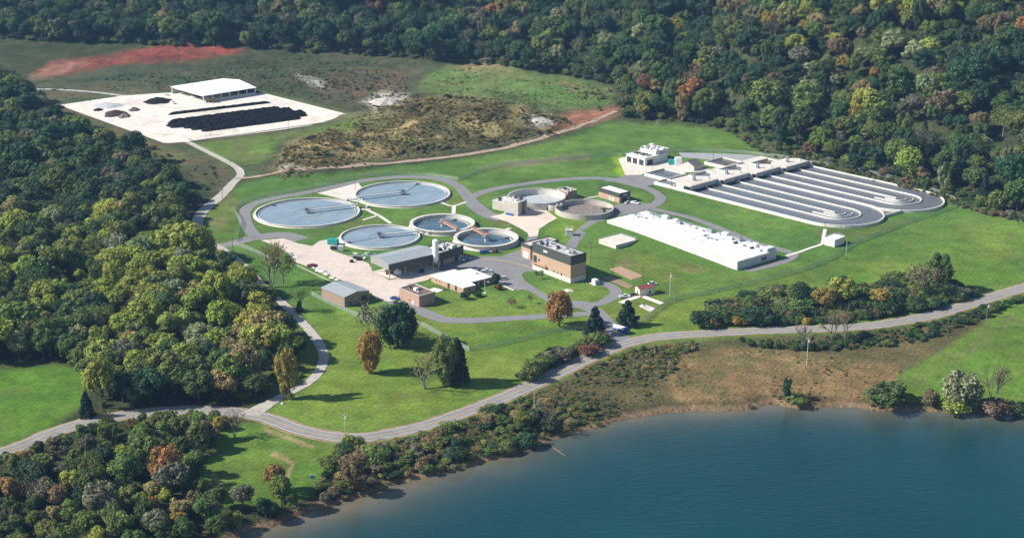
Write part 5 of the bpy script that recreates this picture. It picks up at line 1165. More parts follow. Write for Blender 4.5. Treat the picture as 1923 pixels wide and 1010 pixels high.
MB(fr).prism([(E1 + 4, 4 * cw - .5), (E1 + 20, 3 * cw + 4), (E2 + 14, 5 * cw - 6)], -.3, .18).build('notch_floor', mat('dark_gravel', (.16, .14, .12), .95, .2, .5), t)  # floor of the notch in a darker gravel tone
MOT = mat('motor_grey', (.25, .28, .30), .5, .1, 1.0)
for i in range(4):
    a1 = front(i); y0, y1 = 2 * cw * i + .8, 2 * cw * (i + 1) - .8; D = 16.2; z0, z1 = 1.3, 4.6
    if i == 0: y0 = -.3
    pl = [(a1, y0), (a1, y1), (a1 - 4, y1 + .4), (a1 - D + 5, y1 + .4), (a1 - D, y1 - 6), (a1 - D, y0 + 5), (a1 - D + 4, y0)]
    d = MB(fr).prism(pl, z1 - .5, z1).build('deck', CONC, t); d['label'] = 'pale concrete aerator deck'
    MB(fr).prism([(cx_ * 1.0 - (.4 if cx_ > a1 - 3 else -.2), cy_) for cx_, cy_ in pl[2:]] + [(a1 - 6, y0 + .05), (a1 - 6, y1)], -.6, z1 - .5).build('deck_wall', CONW, d)
    MB(fr).box(a1 + .01, a1 + .25, y0, y1, z1 - 2.5, z1 + .25).build('lip', STEEL, d)  # grey steel tone puts the shade of the deck front into the lip
    MB(fr).box(a1 - 2, a1 + 1.6, 2 * cw * (i + 1) - .75, 2 * cw * (i + 1) + .75, -.5, z1 - .3).build('pier', CONW, d)
    q = (y0 + y1) / 2
    k = MB(fr); k.tube((a1 - 3, q + 1, z1), (a1 + 2.5, cw * (2 * i + 1), WT), .35, 6); k.build('stair_beam', CONW, d)
    k = MB(fr).cyl(a1 - 8.5, q, 1.5, z1, z1 + .6, 18).cyl(a1 - 8.5, q, .7, z1 + .6, z1 + 2.4, 14).cyl(a1 - 8.5, q, .8, z1 + 2.4, z1 + 3.4, 14); k.build('aerator_motor', MOT, d)
    MB(fr).box(a1 - 12.5, a1 - 11.5, q + 1.5, q + 2.5, z1, z1 + 1.6).build('control_cabinet', LGREY, d)
    MB(fr).box(a1 - 6, a1 - 5, y1 - 4, y1 - 3, z1, z1 + 1.3).build('control_cabinet', WHITE, d)
    k = MB(fr); rail(k, [(a1 - .1, y0), (a1 - .1, y1)], 1.1, z1, .05, 2.0); k.build('handrail', GALV, d)
# inlet basins behind the decks
DARKP = water_mat('inlet_water', (0.10, 0.105, 0.11), 0.2, 0.15, 0.35)
for i, (a0, a1, y0, y1, m, zz) in enumerate(((-30, -16.5, .3, 10.6, DARKP, 1.1), (-49, -30.6, 11.6, 30, DARKP, 1.1), (-26, -13, 29, 45, DARKP, 1.1), (-42, -25, 64, 82, DITCHB, 1.2), (-23, -11, 54.5, 73, DARKP, 1.1), (-19, -7, 83.5, 102, DITCHB, 1.2))):
    o = MB(fr); o.box(a0, a1, y0, y1, -.5, zz); b = o.build('inlet_liquor', m, t)
    k = MB(fr); e = .5; k.box(a0 - e, a1 + e, y0 - e, y0, -.4, 2.1).box(a0 - e, a1 + e, y1, y1 + e, -.4, 2.1).box(a0 - e, a0, y0, y1, -.4, 2.1).box(a1, a1 + e, y0, y1, -.4, 2.1); w = k.build('inlet_wall', CONW, t)
    k = MB(fr); rail(k, [(a0, y0 - .25), (a1, y0 - .25)], 1.1, 2.1, .045, 2.4); rail(k, [(a0, y1 + .25), (a1, y1 + .25)], 1.1, 2.1, .045, 2.4); k.build('handrail', GALV, w)
MB(fr).box(-29, 2, 11.3, 107.5, -.3, .9).build('walkway_slab', CONC, t)

# ------------------------------------------------------------------ inlet works (top)
fr, L, W = (G(755.5, 194.2), -ea, eb), 17.0, 23.0; h = 5.2
t = thing('screen_house', 'white flat concrete inlet works crowded with grey covers and machines', 'building', fr[0])
MB(fr).box(0, L, 0, W, -.3, h).build('wall', mat('white_concrete', (0.66, 0.63, 0.56), .8, .1, .4, stain=(.55, .5, .43)), t); MB(fr).box(-.2, L + .2, -.2, W + .2, h, h + .3).build('roof', CONW, t)
for s in (.06, .40, .72): MB(fr).box(L * s, L * s + 4.2, -.06, .01, .1, 3.9).build('bay_opening', DSTEEL, t)
k = MB(fr).box(-.06, .01, W * .1, W * .35, .1, 3.6); k.build('bay_opening', DSTEEL, t)
MB(fr).box(L * .1, L * .95, W * .55, W * 1.15, h + .3, h + 2.6).build('upper_deck', CONW, t)
for i in range(12):
    r = random.Random(60 + i); x = L * .1 + (L * .75) * (i % 6) / 5; y = W * (.58 + .3 * (i // 6)); k = MB(fr)
    if i % 3 == 2: k.cyl(x, y, 1.1, h + 2.6, h + 4.0, 14); nm = 'tank'
    else: k.box(x, x + 2.6, y, y + 2.4, h + 2.6, h + 2.6 + r.uniform(.9, 2.0)); nm = 'machine'
    k.build(nm, [LGREY, GALV, WHITE, STEEL][i % 4], t)
for i in range(5): MB(fr).box(L * .15 + i * 3, L * .15 + i * 3 + 1.4, W * .2, W * .4, h + .3, h + 1.1).build('hatch', [STEEL, DSTEEL][i % 2], t)
k = MB(fr); rail(k, [(0, 0), (L, 0), (L, W), (0, W), (0, 0)], 1.1, h + .3, .05, 2.4); k.build('handrail', GALV, t)
p = G(787.5, 192.6); o = MB().box(p.x - 2.4, p.x + 2.4, p.y - 1.3, p.y + 1.3, .3, 3.3).build('tank_skid', TEAL, None, p); tag(o, 'bright teal equipment box beside the white inlet works', 'machinery')
p = G(794.5, 193.6); t = thing('generator_box', 'white box shaped unit between teal box and pitched roof house', 'machinery', p); MB().box(p.x - 2.0, p.x + 2.6, p.y - 1.6, p.y + 4, .1, 5.0).build('body', WHITE, t); MB().box(p.x - 1.6, p.x + 2.2, p.y - 1.0, p.y + 3, 5.0, 5.5).build('lid', LGREY, t)

# ------------------------------------------------------------------ long covered basins
fr, L, W = frame_px((863.6, 316.0), (711.5, 267.0), (911.5, 303.2)); h = hpx(fr[0], 306.0)
t = thing('covered_basin', 'long white covered basin block with pipes and hatches on top', 'basin', fr[0])
MB(fr).box(0, L, 0, W, -.4, h - .4).build('wall', mat('pale_blue_concrete', (.60, .60, .58), .8, .12, .25, stain=(.48, .46, .42)), t)
nb = 36
WR2 = mat('cover_white', (0.70, 0.69, 0.66), .7, .08, .3, stain=(.55, .52, .47)); WR3 = mat('cover_grey', (0.62, 0.62, 0.60), .75, .1, .3, stain=(.5, .47, .42))
for i in range(nb): MB(fr).box(L * i / nb, L * i / nb + .25, -.10, .0, 0, h - .4).build('buttress', MAT['pale_blue_concrete'], t)
for i in range(12): MB(fr).box(-.2, .0, W * i / 12, W * i / 12 + .35, 0, h - .4).build('buttress', MAT['pale_blue_concrete'], t)
MB(fr).box(-.35, L + .35, -.35, W + .35, h - .4, h).build('roof_slab', CONW, t)
for j in range(7):
    y0 = W * j / 7 + .35
    for i in range(4):
        x0 = L * i / 4 + .15; MB(fr).box(x0, x0 + L / 4 - .3, y0 - .12, y0 + W / 7 - .55, h, h + .14).build('cover_panel', [WROOF, WR2, WROOF, WR2, WROOF, WR3][(i * 5 + j * 3) % 6], t)
for j in (1, 2, 3, 4, 5, 6): MB(fr).box(.5, L - .5, W * j / 7 - .55, W * j / 7 - .24, h, h + .05).build('joint_strip', STEEL, t)
for i in range(1, 14): MB(fr).box(L * i / 14 - .1, L * i / 14 + .1, .3, W - .3, h + .141, h + .2).build('joint_strip', LGREY, t)
for j in (2, 4): MB(fr).box(.5, L - .5, W * j / 7 - .18, W * j / 7 + .18, h, h + .6).build('channel_wall', CONW, t)
k = MB(fr)
for s in (.95, .4):
    k.tube((L * s, W * .75, h + .7), (L * s - 9, W * .75, h + .7), .45, 10)
    q = [(L * s + 3.0 * math.sin(a) * .9, W * .75 - 3 + 3 * math.cos(a), h + .8) for a in np.linspace(0, 2.4, 9)]
    for a, b in zip(q[:-1], q[1:]): k.tube(a, b, .38, 8)
    q = [(L * s - 5 + 2.6 * math.sin(a), W * .55 + 3 * math.cos(a), h + .8) for a in np.linspace(-1.2, 1.9, 9)]
    for a, b in zip(q[:-1], q[1:]): k.tube(a, b, .38, 8)
k.build('pipe', mat('pale_blue_pipe', (.42, .52, .58), .5, .1, .6), t)
for i in range(16):
    r = random.Random(90 + i); x = L * (.05 + .9 * i / 16) + r.uniform(-1, 1); y = W * r.choice((.86, .9, .94)); s = r.uniform(1.4, 2.5); MB(fr).box(x, x + s * 1.5, y - s * .5, y + s * .5, h + .14, h + .14 + s * r.uniform(.5, 1.0)).build('hatch', [LGREY, WHITE, GALV, STEEL][i % 4], t)
for i in range(4): MB(fr).box(4 + i * 6, 5.2 + i * 6, W * .7, W * .78, h + .14, h + 1.1).build('hatch', DSTEEL if i % 2 else LGREY, t)
MB(fr).box(.6, 4.5, W * .78, W * .98, h + .14, h + 2.0).build('stair_head', LGREY, t)
MB(fr).box(-.03, .0, W * .62, W * .74, 1.2, 3.2).build('door', DSTEEL, t)
for i in range(26):
    r = random.Random(190 + i); x, y = r.uniform(2, L - 4), W * r.choice((.28, .57, .83, .87, .91)) + r.uniform(-.4, .4); q = r.uniform(.3, .8); kk = MB(fr)
    if i % 3 == 0: kk.cyl(x, y, q * .5, h + .14, h + .14 + q, 10)
    else: kk.box(x, x + q * 1.6, y, y + q, h + .14, h + .14 + q * r.uniform(.4, .9))
    kk.build('hatch' if i % 3 else 'vent', [LGREY, GALV, WHITE, LGREY, CONC][i % 5], t)
kk = MB(fr); rail(kk, [(.2, W - .2), (L - .2, W - .2)], 1.1, h, .05, 2.5); rail(kk, [(.2, .2), (.2, W - .2)], 1.1, h, .05, 2.5); kk.build('handrail', GALV, t)
kk = MB(fr); n_ = 24
for i in range(n_ + 1):
    x = -2 + (L + 8) * i / n_; tt = max(0, min(1, (x - 2) / (L * .75))); zz = (h - 1.5) * tt ** .85
    kk.v += [kk._p(x, -.4, zz - .02), kk._p(x, -2.2 - 1.0 * tt, zz * .86 - .04), kk._p(x, -6 - 3 * tt, zz * .4 - .06), kk._p(x, -9 - 7 * tt, -.12)]
for i in range(n_):
    for j in range(3): kk.f.append((i * 4 + j, i * 4 + j + 1, (i + 1) * 4 + j + 1, (i + 1) * 4 + j))
for i in range(1, 2): pass
bank = kk.build('grass_bank', GRASS); bank['kind'] = 'structure'; bank.data.polygons.foreach_set('use_smooth', [True] * len(bank.data.polygons))
# low square basin
fr, L, W = frame_px((721.8, 291.2), (701.8, 284.6), (741.8, 283.2)); h = hpx(fr[0], 287.2)
t = thing('flat_basin', 'low square concrete slab tank on the lawn left of the long covered basin', 'basin', fr[0])
MB(fr).box(0, L, 0, W, -.3, h).build('wall', WALLC, t); MB(fr).box(-.25, L + .25, -.25, W + .25, h, h + .3).build('slab', CONC, t)
k = MB(fr); rail(k, [(L, 0), (L, W), (0, W)], 1.1, h + .3, .05, 2); k.build('handrail', GALV, t)
for i in range(9): MB(fr).box(L * .05 + i * L * .1, L * .05 + i * L * .1 + .7, W - 1.2, W - .4, h + .3, h + 1.0).build('valve', LGREY, t)
fr, L, W = frame_px((671.2, 276.2), (663.2, 276.2), (671.6, 272.5)); h = hpx(fr[0], 269.8)
t = thing('valve_chamber', 'small grey box chamber with railings on the grass beside the drive', 'building', fr[0])
MB(fr).box(0, L, 0, 3.4, -.2, h).build('wall', LGREY, t); MB(fr).box(-.15, L + .15, -.15, 3.55, h, h + .2).build('slab', CONC, t)
k = MB(fr); rail(k, [(0, 0), (L, 0), (L, 3.4), (0, 3.4), (0, 0)], 1.3, h + .2, .06, 1.2); k.build('handrail', WHITE, t)
# outlet chamber right of the ditch
fr, L, W = frame_px((977.8, 289.2), (966, 286.4), (992.8, 285.4)); h = hpx(fr[0], 281.2)
t = thing('outlet_chamber', 'small white concrete chamber with railings between ditch and right lawn', 'building', fr[0])
MB(fr).box(0, L, 0, W, -.3, h).build('wall', CONW, t); MB(fr).box(-.2, L + .2, -.2, W + .2, h, h + .25).build('slab', WHITE, t)
k = MB(fr); rail(k, [(0, 0), (L, 0), (L, W), (0, W), (0, 0)], 1.1, h + .25, .05, 1.6); k.build('handrail', GALV, t)
fr, L, W = frame_px((697, 334.5), (690.5, 331.2), (704.5, 333)); t = thing('transformer', 'grey boxed transformer beside the tall dark banded building', 'machinery', fr[0])
MB(fr).box(0, L, 0, W, -.2, .2).build('slab', CONC, t); MB(fr).box(L * .2, L * .8, W * .2, W * .8, .2, 2.6).build('body', LGREY, t); MB(fr).box(L * .05, L * .18, W * .2, W * .8, .3, 2.2).build('radiator', STEEL, t)
p = G(745, 351); 
# teal container, grey tanks and bagged piles in the pink yard
p = G(390.5, 286.0); t = thing('container', 'bright teal container at the edge of the mid sized clarifier', 'container', p); f3 = (p, Vector((.95, -.3, 0)).normalized(), Vector((.3, .95, 0)).normalized())
MB(f3).box(-3.0, 3.0, -1.4, 1.4, .5, 3.4).build('body', TEAL, t)
for i in range(10): MB(f3).box(-2.9 + i * .6, -2.65 + i * .6, -1.46, -1.4, .6, 3.3).build('rib', TEAL, t)
MB(f3).box(-3.0, 3.0, -1.2, 1.2, .1, .5).build('chassis', DSTEEL, t)
p = G(399.5, 293.4); t = thing('tote_tank', 'white cube tank beside the teal container', 'tank', p); MB().box(p.x - 1.4, p.x + 1.4, p.y - 1.1, p.y + 1.1, .2, 3.0).build('body', LGREY, t); MB().cyl(p.x, p.y, .5, 3.0, 3.3, 12).build('lid', WHITE, t)
p = G(391, 291.5); t = thing('pump_skid', 'small dark pump skid between teal container and white cube tank', 'machinery', p); MB().box(p.x - 1.8, p.x + 1.4, p.y - .8, p.y + .8, .2, 1.7).build('body', DSTEEL, t); MB().cyl(p.x + 1.8, p.y, .5, .2, 1.3, 10).build('motor', STEEL, t)
# ================================================================== COMPOST YARD
COMPOST = mat('black_compost', (0.014, 0.013, 0.014), 1.0, 0.4, 0.8, 0.5, 1.0, spec=0.1)
def heap(name, label, u, v, rx, ry, h, m, cat='heap', group=None, seed=0, z=0.3, ang=0.0):
    p = G(u, v, z); r = np.random.default_rng(seed); n, k = 20, 6; vs_, fs = [], []; ca, sa = math.cos(ang), math.sin(ang)
    ph = r.uniform(0.82, 1.18, n)
    for j in range(k):
        t = j / k; q = 1 - t
        for i in range(n):
            a = 2 * math.pi * i / n; w = q * ph[i] * r.uniform(.93, 1.07); x, y = rx * w * math.cos(a), ry * w * math.sin(a)
            vs_.append((p.x + x * ca - y * sa, p.y + x * sa + y * ca, z + h * (t ** .8) * r.uniform(.9, 1.1)))
    vs_.append((p.x, p.y, z + h)); top = len(vs_) - 1
    for j in range(k - 1):
        for i in range(n): fs.append((j * n + i, j * n + (i + 1) % n, (j + 1) * n + (i + 1) % n, (j + 1) * n + i))
    for i in range(n): fs.append(((k - 1) * n + i, (k - 1) * n + (i + 1) % n, top))
    mb = MB(); mb.v, mb.f = vs_, fs; o = mb.build(name, m, None, p); return tag(o, label, cat, group)
def windrow(label, a, b, w, h, seed):
    A, B = G(*a, .3), G(*b, .3); d = B - A; L = d.length; d.normalize(); n = Vector((-d.y, d.x, 0)); r = np.random.default_rng(seed); k = MB(); m = max(8, int(L / 1.6))
    prof = [(-1, 0), (-.62, .5), (-.25, .92), (.05, 1.0), (.4, .8), (.72, .42), (1, 0)]
    for i in range(m + 1):
        e = min(1, min(i, m - i) / 2.2); c = A + d * (L * i / m)
        for s, z in prof:
            q = c + n * (s * w / 2 * (.55 + .45 * e) * r.uniform(.9, 1.1)); k.v.append((q.x, q.y, .3 + h * z * (.1 + .9 * e) * r.uniform(.86, 1.12)))
    for i in range(m):
        for j in range(6): k.f.append((i * 7 + j, i * 7 + j + 1, (i + 1) * 7 + j + 1, (i + 1) * 7 + j))
    o = k.build('compost_windrow', COMPOST, None, A); tag(o, label, 'compost heap', 'long black compost windrows')
ordn = ['farthest', 'second farthest', 'third farthest', 'fourth farthest', 'fifth farthest', 'nearest']
for i in range(6):
    a = [(197, 144.5), (195, 147.5), (199, 149.2), (215, 149.8), (224, 151.6), (236, 153.4)][i]; b = [(330, 127.2), (343, 128.6), (346, 131), (358, 131.6), (360, 134.4), (352, 138)][i]
    windrow('%s of the six packed black compost windrows on the pad' % ordn[i], a, b, 8.2, 2.9, i)
windrow('thin black compost windrow alone in front of the white shed', (197, 134.2), (317, 120.0), 4.2, 1.9, 9)
heap('compost_heap', 'black compost heap left of the white shed', 185, 118.5, 11.5, 10, 3.6, COMPOST, seed=3)
heap('compost_heap', 'small black heap by the grey gravel on the compost pad', 115, 128.6, 3.8, 4, 1.6, COMPOST, seed=4)
heap('soil_heap', 'dark brown soil heap on the compost pad', 135, 133.0, 8.0, 12, 3.2, mat('dark_soil', (.045, .032, .026), 1, .3, .6, .4, 1.2), seed=5)
heap('soil_heap', 'grey brown soil heap nearest the left kerb of the pad', 146, 136.0, 4.6, 7, 3.0, mat('grey_soil', (.16, .14, .11), 1, .3, .6, .4, 1.2), seed=6)
heap('gravel_heap', 'wide pale grey gravel heap on the compost pad', 124, 123.6, 13, 10, 2.6, mat('grey_chips', (.42, .43, .42), 1, .2, .5, .4, 1.2), seed=7)
heap('rubble_heap', 'brown machine sized heap right of the dark soil heap', 157, 128.8, 4.6, 5, 2.6, mat('brown_rubble', (.12, .09, .075), 1, .4, .5, .5, 1.0), seed=8)
# compost shed: open sides, white shallow roof
fr, L, W = frame_px((238.8, 120.3), (201.2, 109.4), (306, 112.0), .3); h = hpx(fr[0], 112.2)
t = thing('compost_shed', 'long open sided shed with bright white roof on the compost pad', 'shed', fr[0])
for j in range(7):
    for x in (.4, L - .4):
        y = .4 + (W - .8) * j / 6; MB(fr).box(x - .25, x + .25, y - .25, y + .25, 0, h).build('post', WHITE, t)
for j in range(9):
    y0, y1 = -.6 + (W + 1.2) * j / 9, -.6 + (W + 1.2) * (j + 1) / 9 - .06
    for x0 in (-.8, L + .8):
        MB(fr).quadprism([(x0, y0, h), (x0, y1, h), (L / 2, y1, h + 2.8), (L / 2, y0, h + 2.8), (x0, y0, h + .3), (x0, y1, h + .3), (L / 2, y1, h + 3.1), (L / 2, y0, h + 3.1)]).build('roof_panel', WROOF, t)
for y in (-.2, W):
    k = MB(fr); k.quadprism([(0, y, h - .5), (L, y, h - .5), (L / 2 + .1, y, h + 2.6), (L / 2 - .1, y, h + 2.6), (0, y + .2, h - .5), (L, y + .2, h - .5), (L / 2 + .1, y + .2, h + 2.6), (L / 2 - .1, y + .2, h + 2.6)]); k.build('gable', WHITE, t)
MB(fr).box(-.1, .1, 8, W - .5, 0, 1.9).build('low_wall', WALLC, t); MB(fr).box(L - .1, L + .1, .5, W - .5, 0, 2.4).build('low_wall', WALLC, t)
for j in range(3):
    p = fr[0] + fr[1] * (L * .5) + fr[2] * (12 + 18 * j); heap('compost_heap', 'dark heap in the %s bay under the white compost shed' % ['left', 'middle', 'right'][j], *proj(p.x, p.y, .3), 6, 5, 2.4, COMPOST, seed=20 + j)
p = G(222, 163.5, .3); o = MB().box(p.x - 1.1, p.x + 1.1, p.y - .8, p.y + .8, .3, 1.7).build('cabinet', WHITE, None, p); tag(o, 'white cabinet at the near corner of the compost pad', 'cabinet')
for lb, u, v, rx, ry, hh_, sd in (('pale rubble heap at the upper edge of the brown earth mounds', 455, 119, 15, 15, 4.0, 71), ('pale rubble heap at the right end of the brown earth mounds', 632, 143, 12, 13, 3.6, 72)):
    q = GT(u, v); heap('rubble_heap', lb, *proj(q.x, q.y, q.z), rx, ry, hh_, mat('pale_rubble', (.40, .37, .32), 1, .35, .35, .6, .8, stain=(.22, .2, .15)), seed=sd, z=q.z - .6)
# yard heaps near the pink yard kerb
heap('mulch_heap', 'dark red brown mulch heap at the pink yard kerb', 366, 311, 3.2, 3.4, 1.4, mat('mulch', (.07, .02, .02), 1, .3, .8, .4, 1.5), seed=11, z=.1)
for i, (u, v, s) in enumerate(((367.5, 313.2, 1.0), (347.5, 300.6, 1.8), (374, 316.4, 2.2), (378, 317.8, 2.4), (383, 320.6, 1.9), (389.5, 325.0, 1.8), (395, 327.2, 1.5))):
    heap('bag_pile', ['single white bag on the mulch heap', 'white wrapped bundle at the upper end of the pink yard kerb', 'first white bag pile below the mulch heap', 'second white bag pile below the mulch heap', 'third white bag pile below the mulch heap', 'fourth white bag pile below the mulch heap', 'last white bag pile above the grey shed'][i], u, v, s, s * .8, s * .55, mat('white_bags', (.66, .66, .64), .7, .12, 1.2, .4, 1.5), 'bags', 'white bag piles along the yard kerb', 30 + i, .12)

# ================================================================== VEHICLES
def vehicle(label, u, v, ang, col, kind='car', name=None, z=0.1, cat=None):
    """ang: heading in degrees, 0 = to the right, 90 = away"""
    p = G(u, v, z); a = math.radians(ang); fr = (p, Vector((math.cos(a), math.sin(a), 0)), Vector((-math.sin(a), math.cos(a), 0)))
    pm = MAT.get('paint_' + col) or mat('paint_' + col, {'white': (.75, .76, .77), 'blue': (.03, .10, .36), 'red': (.30, .03, .03), 'silver': (.45, .47, .50), 'dark': (.05, .06, .08), 'yellow': (.45, .27, .04), 'navy': (.03, .06, .16)}[col], .3, .03, 1.0, spec=.6)
    t = thing(name or {'car': 'car', 'pickup': 'pickup_truck', 'suv': 'car', 'truck': 'truck'}[kind], label, cat or {'car': 'car', 'pickup': 'pickup', 'suv': 'car', 'truck': 'truck'}[kind], p, 'vehicles parked about the works')
    def prof(pts, w, inset=0.0):
        k = MB(fr); n = len(pts)
        k.v = [k._p(x, -w / 2 + (inset if zz > .95 else 0), zz) for x, zz in pts] + [k._p(x, w / 2 - (inset if zz > .95 else 0), zz) for x, zz in pts]
        k.f = [tuple(range(n)), tuple(reversed(range(n, 2 * n)))] + [(i, n + i, n + (i + 1) % n, (i + 1) % n) for i in range(n)]; return k
    if kind in ('car', 'suv'):
        hh = 1.45 if kind == 'car' else 1.75; Lc = 4.6
        prof([(-2.3, .3), (2.3, .3), (2.3, .75), (1.2, .92), (-1.9, .95), (-2.3, .85)], 1.85).build('body', pm, t)
        prof([(1.15, .93), (.45, hh - .05), (-1.25, hh - .05), (-2.0 if kind == 'suv' else -1.8, .96)], 1.7, .16).build('windows', GLASS, t)
        MB(fr).box(-1.3, .5, -.68, .68, hh - .06, hh).build('roof', pm, t); ax = (-1.4, 1.45); wr = .34
    elif kind == 'pickup':
        prof([(-2.8, .45), (2.8, .45), (2.8, .95), (1.5, 1.1), (-.6, 1.1), (-.6, .95), (-2.8, .95)], 2.0).build('body', pm, t)
        prof([(1.4, 1.1), (.8, 1.8), (-.5, 1.8), (-.6, 1.1)], 1.8, .16).build('windows', GLASS, t); MB(fr).box(-.5, .85, -.75, .75, 1.79, 1.86).build('roof', pm, t)
        k = MB(fr).box(-2.8, -.6, -1, -.88, .95, 1.3).box(-2.8, -.6, .88, 1, .95, 1.3).box(-2.8, -2.68, -.88, .88, .95, 1.3); k.build('bed', pm, t); ax = (-1.8, 1.8); wr = .42
    else:
        MB(fr).box(-4.2, 4.2, -.5, .5, .6, .95).build('chassis', DSTEEL, t)
        prof([(2.3, .7), (4.4, .7), (4.4, 1.5), (3.7, 1.7), (3.4, 2.6), (2.3, 2.6)], 2.3, .08).build('cab', pm, t)
        MB(fr).box(3.3, 3.74, -.95, .95, 1.75, 2.45).build('windscreen', GLASS, t)
        k = MB(fr); k.tube((-4.2, 0, 1.95), (2.1, 0, 1.95), 1.05, 18); k.build('tank', mat('paint_white', (.75, .76, .77), .3, .03), t); MB(fr).box(-4.2, 2.1, -1.15, 1.15, .95, 1.25).build('skirt', pm, t)
        ax = (-3.3, -2.0, 3.2); wr = .5
    for x in ax:
        for s in (-1, 1):
            k = MB(fr); k.tube((x, s * .72, wr), (x, s * (.95 if kind != 'truck' else 1.15), wr), wr, 12); w = k.build('wheel', BLACK, t)
            k = MB(fr); k.tube((x, s * .95 if kind != 'truck' else s * 1.15, wr), (x, s * (.97 if kind != 'truck' else 1.17), wr), wr * .55, 10); k.build('hub', GALV, w)
    for s in (-.65, .65): 
        xf = {'car': 2.3, 'suv': 2.3, 'pickup': 2.8, 'truck': 4.4}[kind]; MB(fr).box(xf, xf + .03, s - .2, s + .2, .62, .78).build('headlight', WHITE, t)
vehicle('white car parked in the shade of the press building', 540, 304.6, -25, 'white', 'car')
vehicle('silver car parked right of the white one beside the press building', 547.5, 302.6, -25, 'silver', 'car')
vehicle('blue pickup parked on the grass edge below the small clarifier', 568, 296.2, 8, 'blue', 'pickup')
vehicle('white pickup parked behind the office roof', 570, 318.0, 4, 'white', 'pickup')
vehicle('dark car half hidden behind the office roof', 564.5, 316.2, 4, 'navy', 'car')
vehicle('white sport utility car by the small dark tree at the office corner', 589.5, 327.0, 200, 'white', 'suv')
vehicle('blue car parked by the brick workshop', 462.5, 350.0, -12, 'blue', 'car')
vehicle('white pickup in front of the white roofed store above the drive', 744, 238.2, -28, 'white', 'pickup')
vehicle('silver car in the bay mouth of the white roofed store', 736, 237.6, 40, 'silver', 'car')
vehicle('white pickup parked on the path left of the gatehouse', 732, 348.0, 14, 'white', 'pickup')
vehicle('dark small car tucked between white pickup and gatehouse', 743.5, 345.6, 10, 'dark', 'car')
vehicle('white van like car parked behind the gatehouse', 764.5, 333.0, 12, 'white', 'suv')
vehicle('blue and white tank lorry stopped at the works entrance', 728, 388.0, -38, 'blue', 'truck')
vehicle('white car left of the compost shed end post', 196, 111.6, -10, 'white', 'car', z=.3)
vehicle('small white truck beside the black compost heap', 203, 121.0, -55, 'white', 'pickup', z=.3)
vehicle('white pickup under the left end of the compost shed', 227, 114.0, -30, 'white', 'pickup', z=.3)
# red tractor
p = G(580.5, 295.6, .1); t = thing('tractor', 'small red tractor beside the blue pickup', 'tractor', p); MB().box(p.x - 1.5, p.x + 1.2, p.y - .5, p.y + .5, .7, 1.5).build('bonnet', mat('paint_red', (.30, .03, .03), .4), t); MB().box(p.x + .2, p.x + 1.3, p.y - .6, p.y + .6, 1.5, 2.3).build('seat_frame', DSTEEL, t)
for x, r in ((-1.2, .45), (.9, .8)):
    for s in (-.8, .8):
        k = MB(); k.tube((p.x + x, p.y + s - .15, r), (p.x + x, p.y + s + .15, r), r, 14); k.build('wheel', BLACK, t)
# loader by the shed
p = G(250.5, 119.6, .3); t = thing('loader', 'yellow brown wheel loader in front of the white compost shed', 'loader', p); YM = mat('loader_yellow', (.34, .21, .05), .6, .1)
MB().box(p.x - 3, p.x + 2.4, p.y - 1.1, p.y + 1.1, 1.1, 2.3).build('body', YM, t); MB().box(p.x - .8, p.x + .8, p.y - .9, p.y + .9, 2.3, 3.8).build('cab', GLASS, t); MB().box(p.x - .9, p.x + .9, p.y - 1, p.y + 1, 3.8, 3.95).build('roof', YM, t)
k = MB(); k.tube((p.x - 2, p.y - .8, 1.6), (p.x - 4.6, p.y - .8, 1.0), .2).tube((p.x - 2, p.y + .8, 1.6), (p.x - 4.6, p.y + .8, 1.0), .2); k.build('lift_arm', YM, t)
k = MB().quadprism([(p.x - 5.8, p.y - 1.4, .4), (p.x - 4.6, p.y - 1.4, .4), (p.x - 4.6, p.y + 1.4, .4), (p.x - 5.8, p.y + 1.4, .4), (p.x - 5.6, p.y - 1.4, 1.4), (p.x - 4.5, p.y - 1.4, 1.7), (p.x - 4.5, p.y + 1.4, 1.7), (p.x - 5.6, p.y + 1.4, 1.4)]); k.build('bucket', DSTEEL, t)
for x in (-2, 1.6):
    for s in (-1.2, 1.2):
        k = MB(); k.tube((p.x + x, p.y + s - .25, 1.05), (p.x + x, p.y + s + .25, 1.05), .75, 14); k.build('wheel', BLACK, t)

# ================================================================== POLES, SIGNS, FENCES
WOOD = mat('pole_wood', (0.20, 0.165, 0.13), .95, .2, 1.0); PALEW = mat('pole_pale', (0.46, 0.44, 0.40), .9, .12, 1.0)
def utility_pole(label, u, v, vt, m=WOOD, arm=True, can=True):
    p = GT(u, v); h = hpx(p, vt); t = thing('utility_pole', label, 'utility pole', p, 'wooden utility poles')
    MB().cyl(p.x, p.y, .19, p.z - .4, p.z + h, 8, .13).build('pole', m, t)
    if arm:
        MB().box(p.x - 1.3, p.x + 1.3, p.y - .09, p.y + .09, p.z + h - .75, p.z + h - .52).build('crossarm', m, t)
        for dx in (-1.15, -.45, .45, 1.15): MB().cyl(p.x + dx, p.y, .07, p.z + h - .52, p.z + h - .22, 6).build('insulator', LGREY, t)
    if can: MB().cyl(p.x + .45, p.y - .2, .30, p.z + h - 2.4, p.z + h - 1.2, 12).build('transformer', LGREY, t)
    return p, h
utility_pole('utility pole with crossarm standing on the inside of the near road bend', 405, 515, 483.5, PALEW)
utility_pole('utility pole in the middle of the brown lakeside field', 945.5, 425.5, 394.5, PALEW)
utility_pole('pale utility pole beside the road above the lake bank', 626, 488, 455.5, PALEW, True, False)
utility_pole('utility pole at the fence right of the gatehouse', 791.5, 350, 321, WOOD, True, False)
utility_pole('utility pole with round can left of the fence pole near the gatehouse', 785, 346.5, 319, PALEW, False, True)
utility_pole('tall pale pole in front of the white outlet chamber', 991.2, 303, 281, PALEW, False, False)
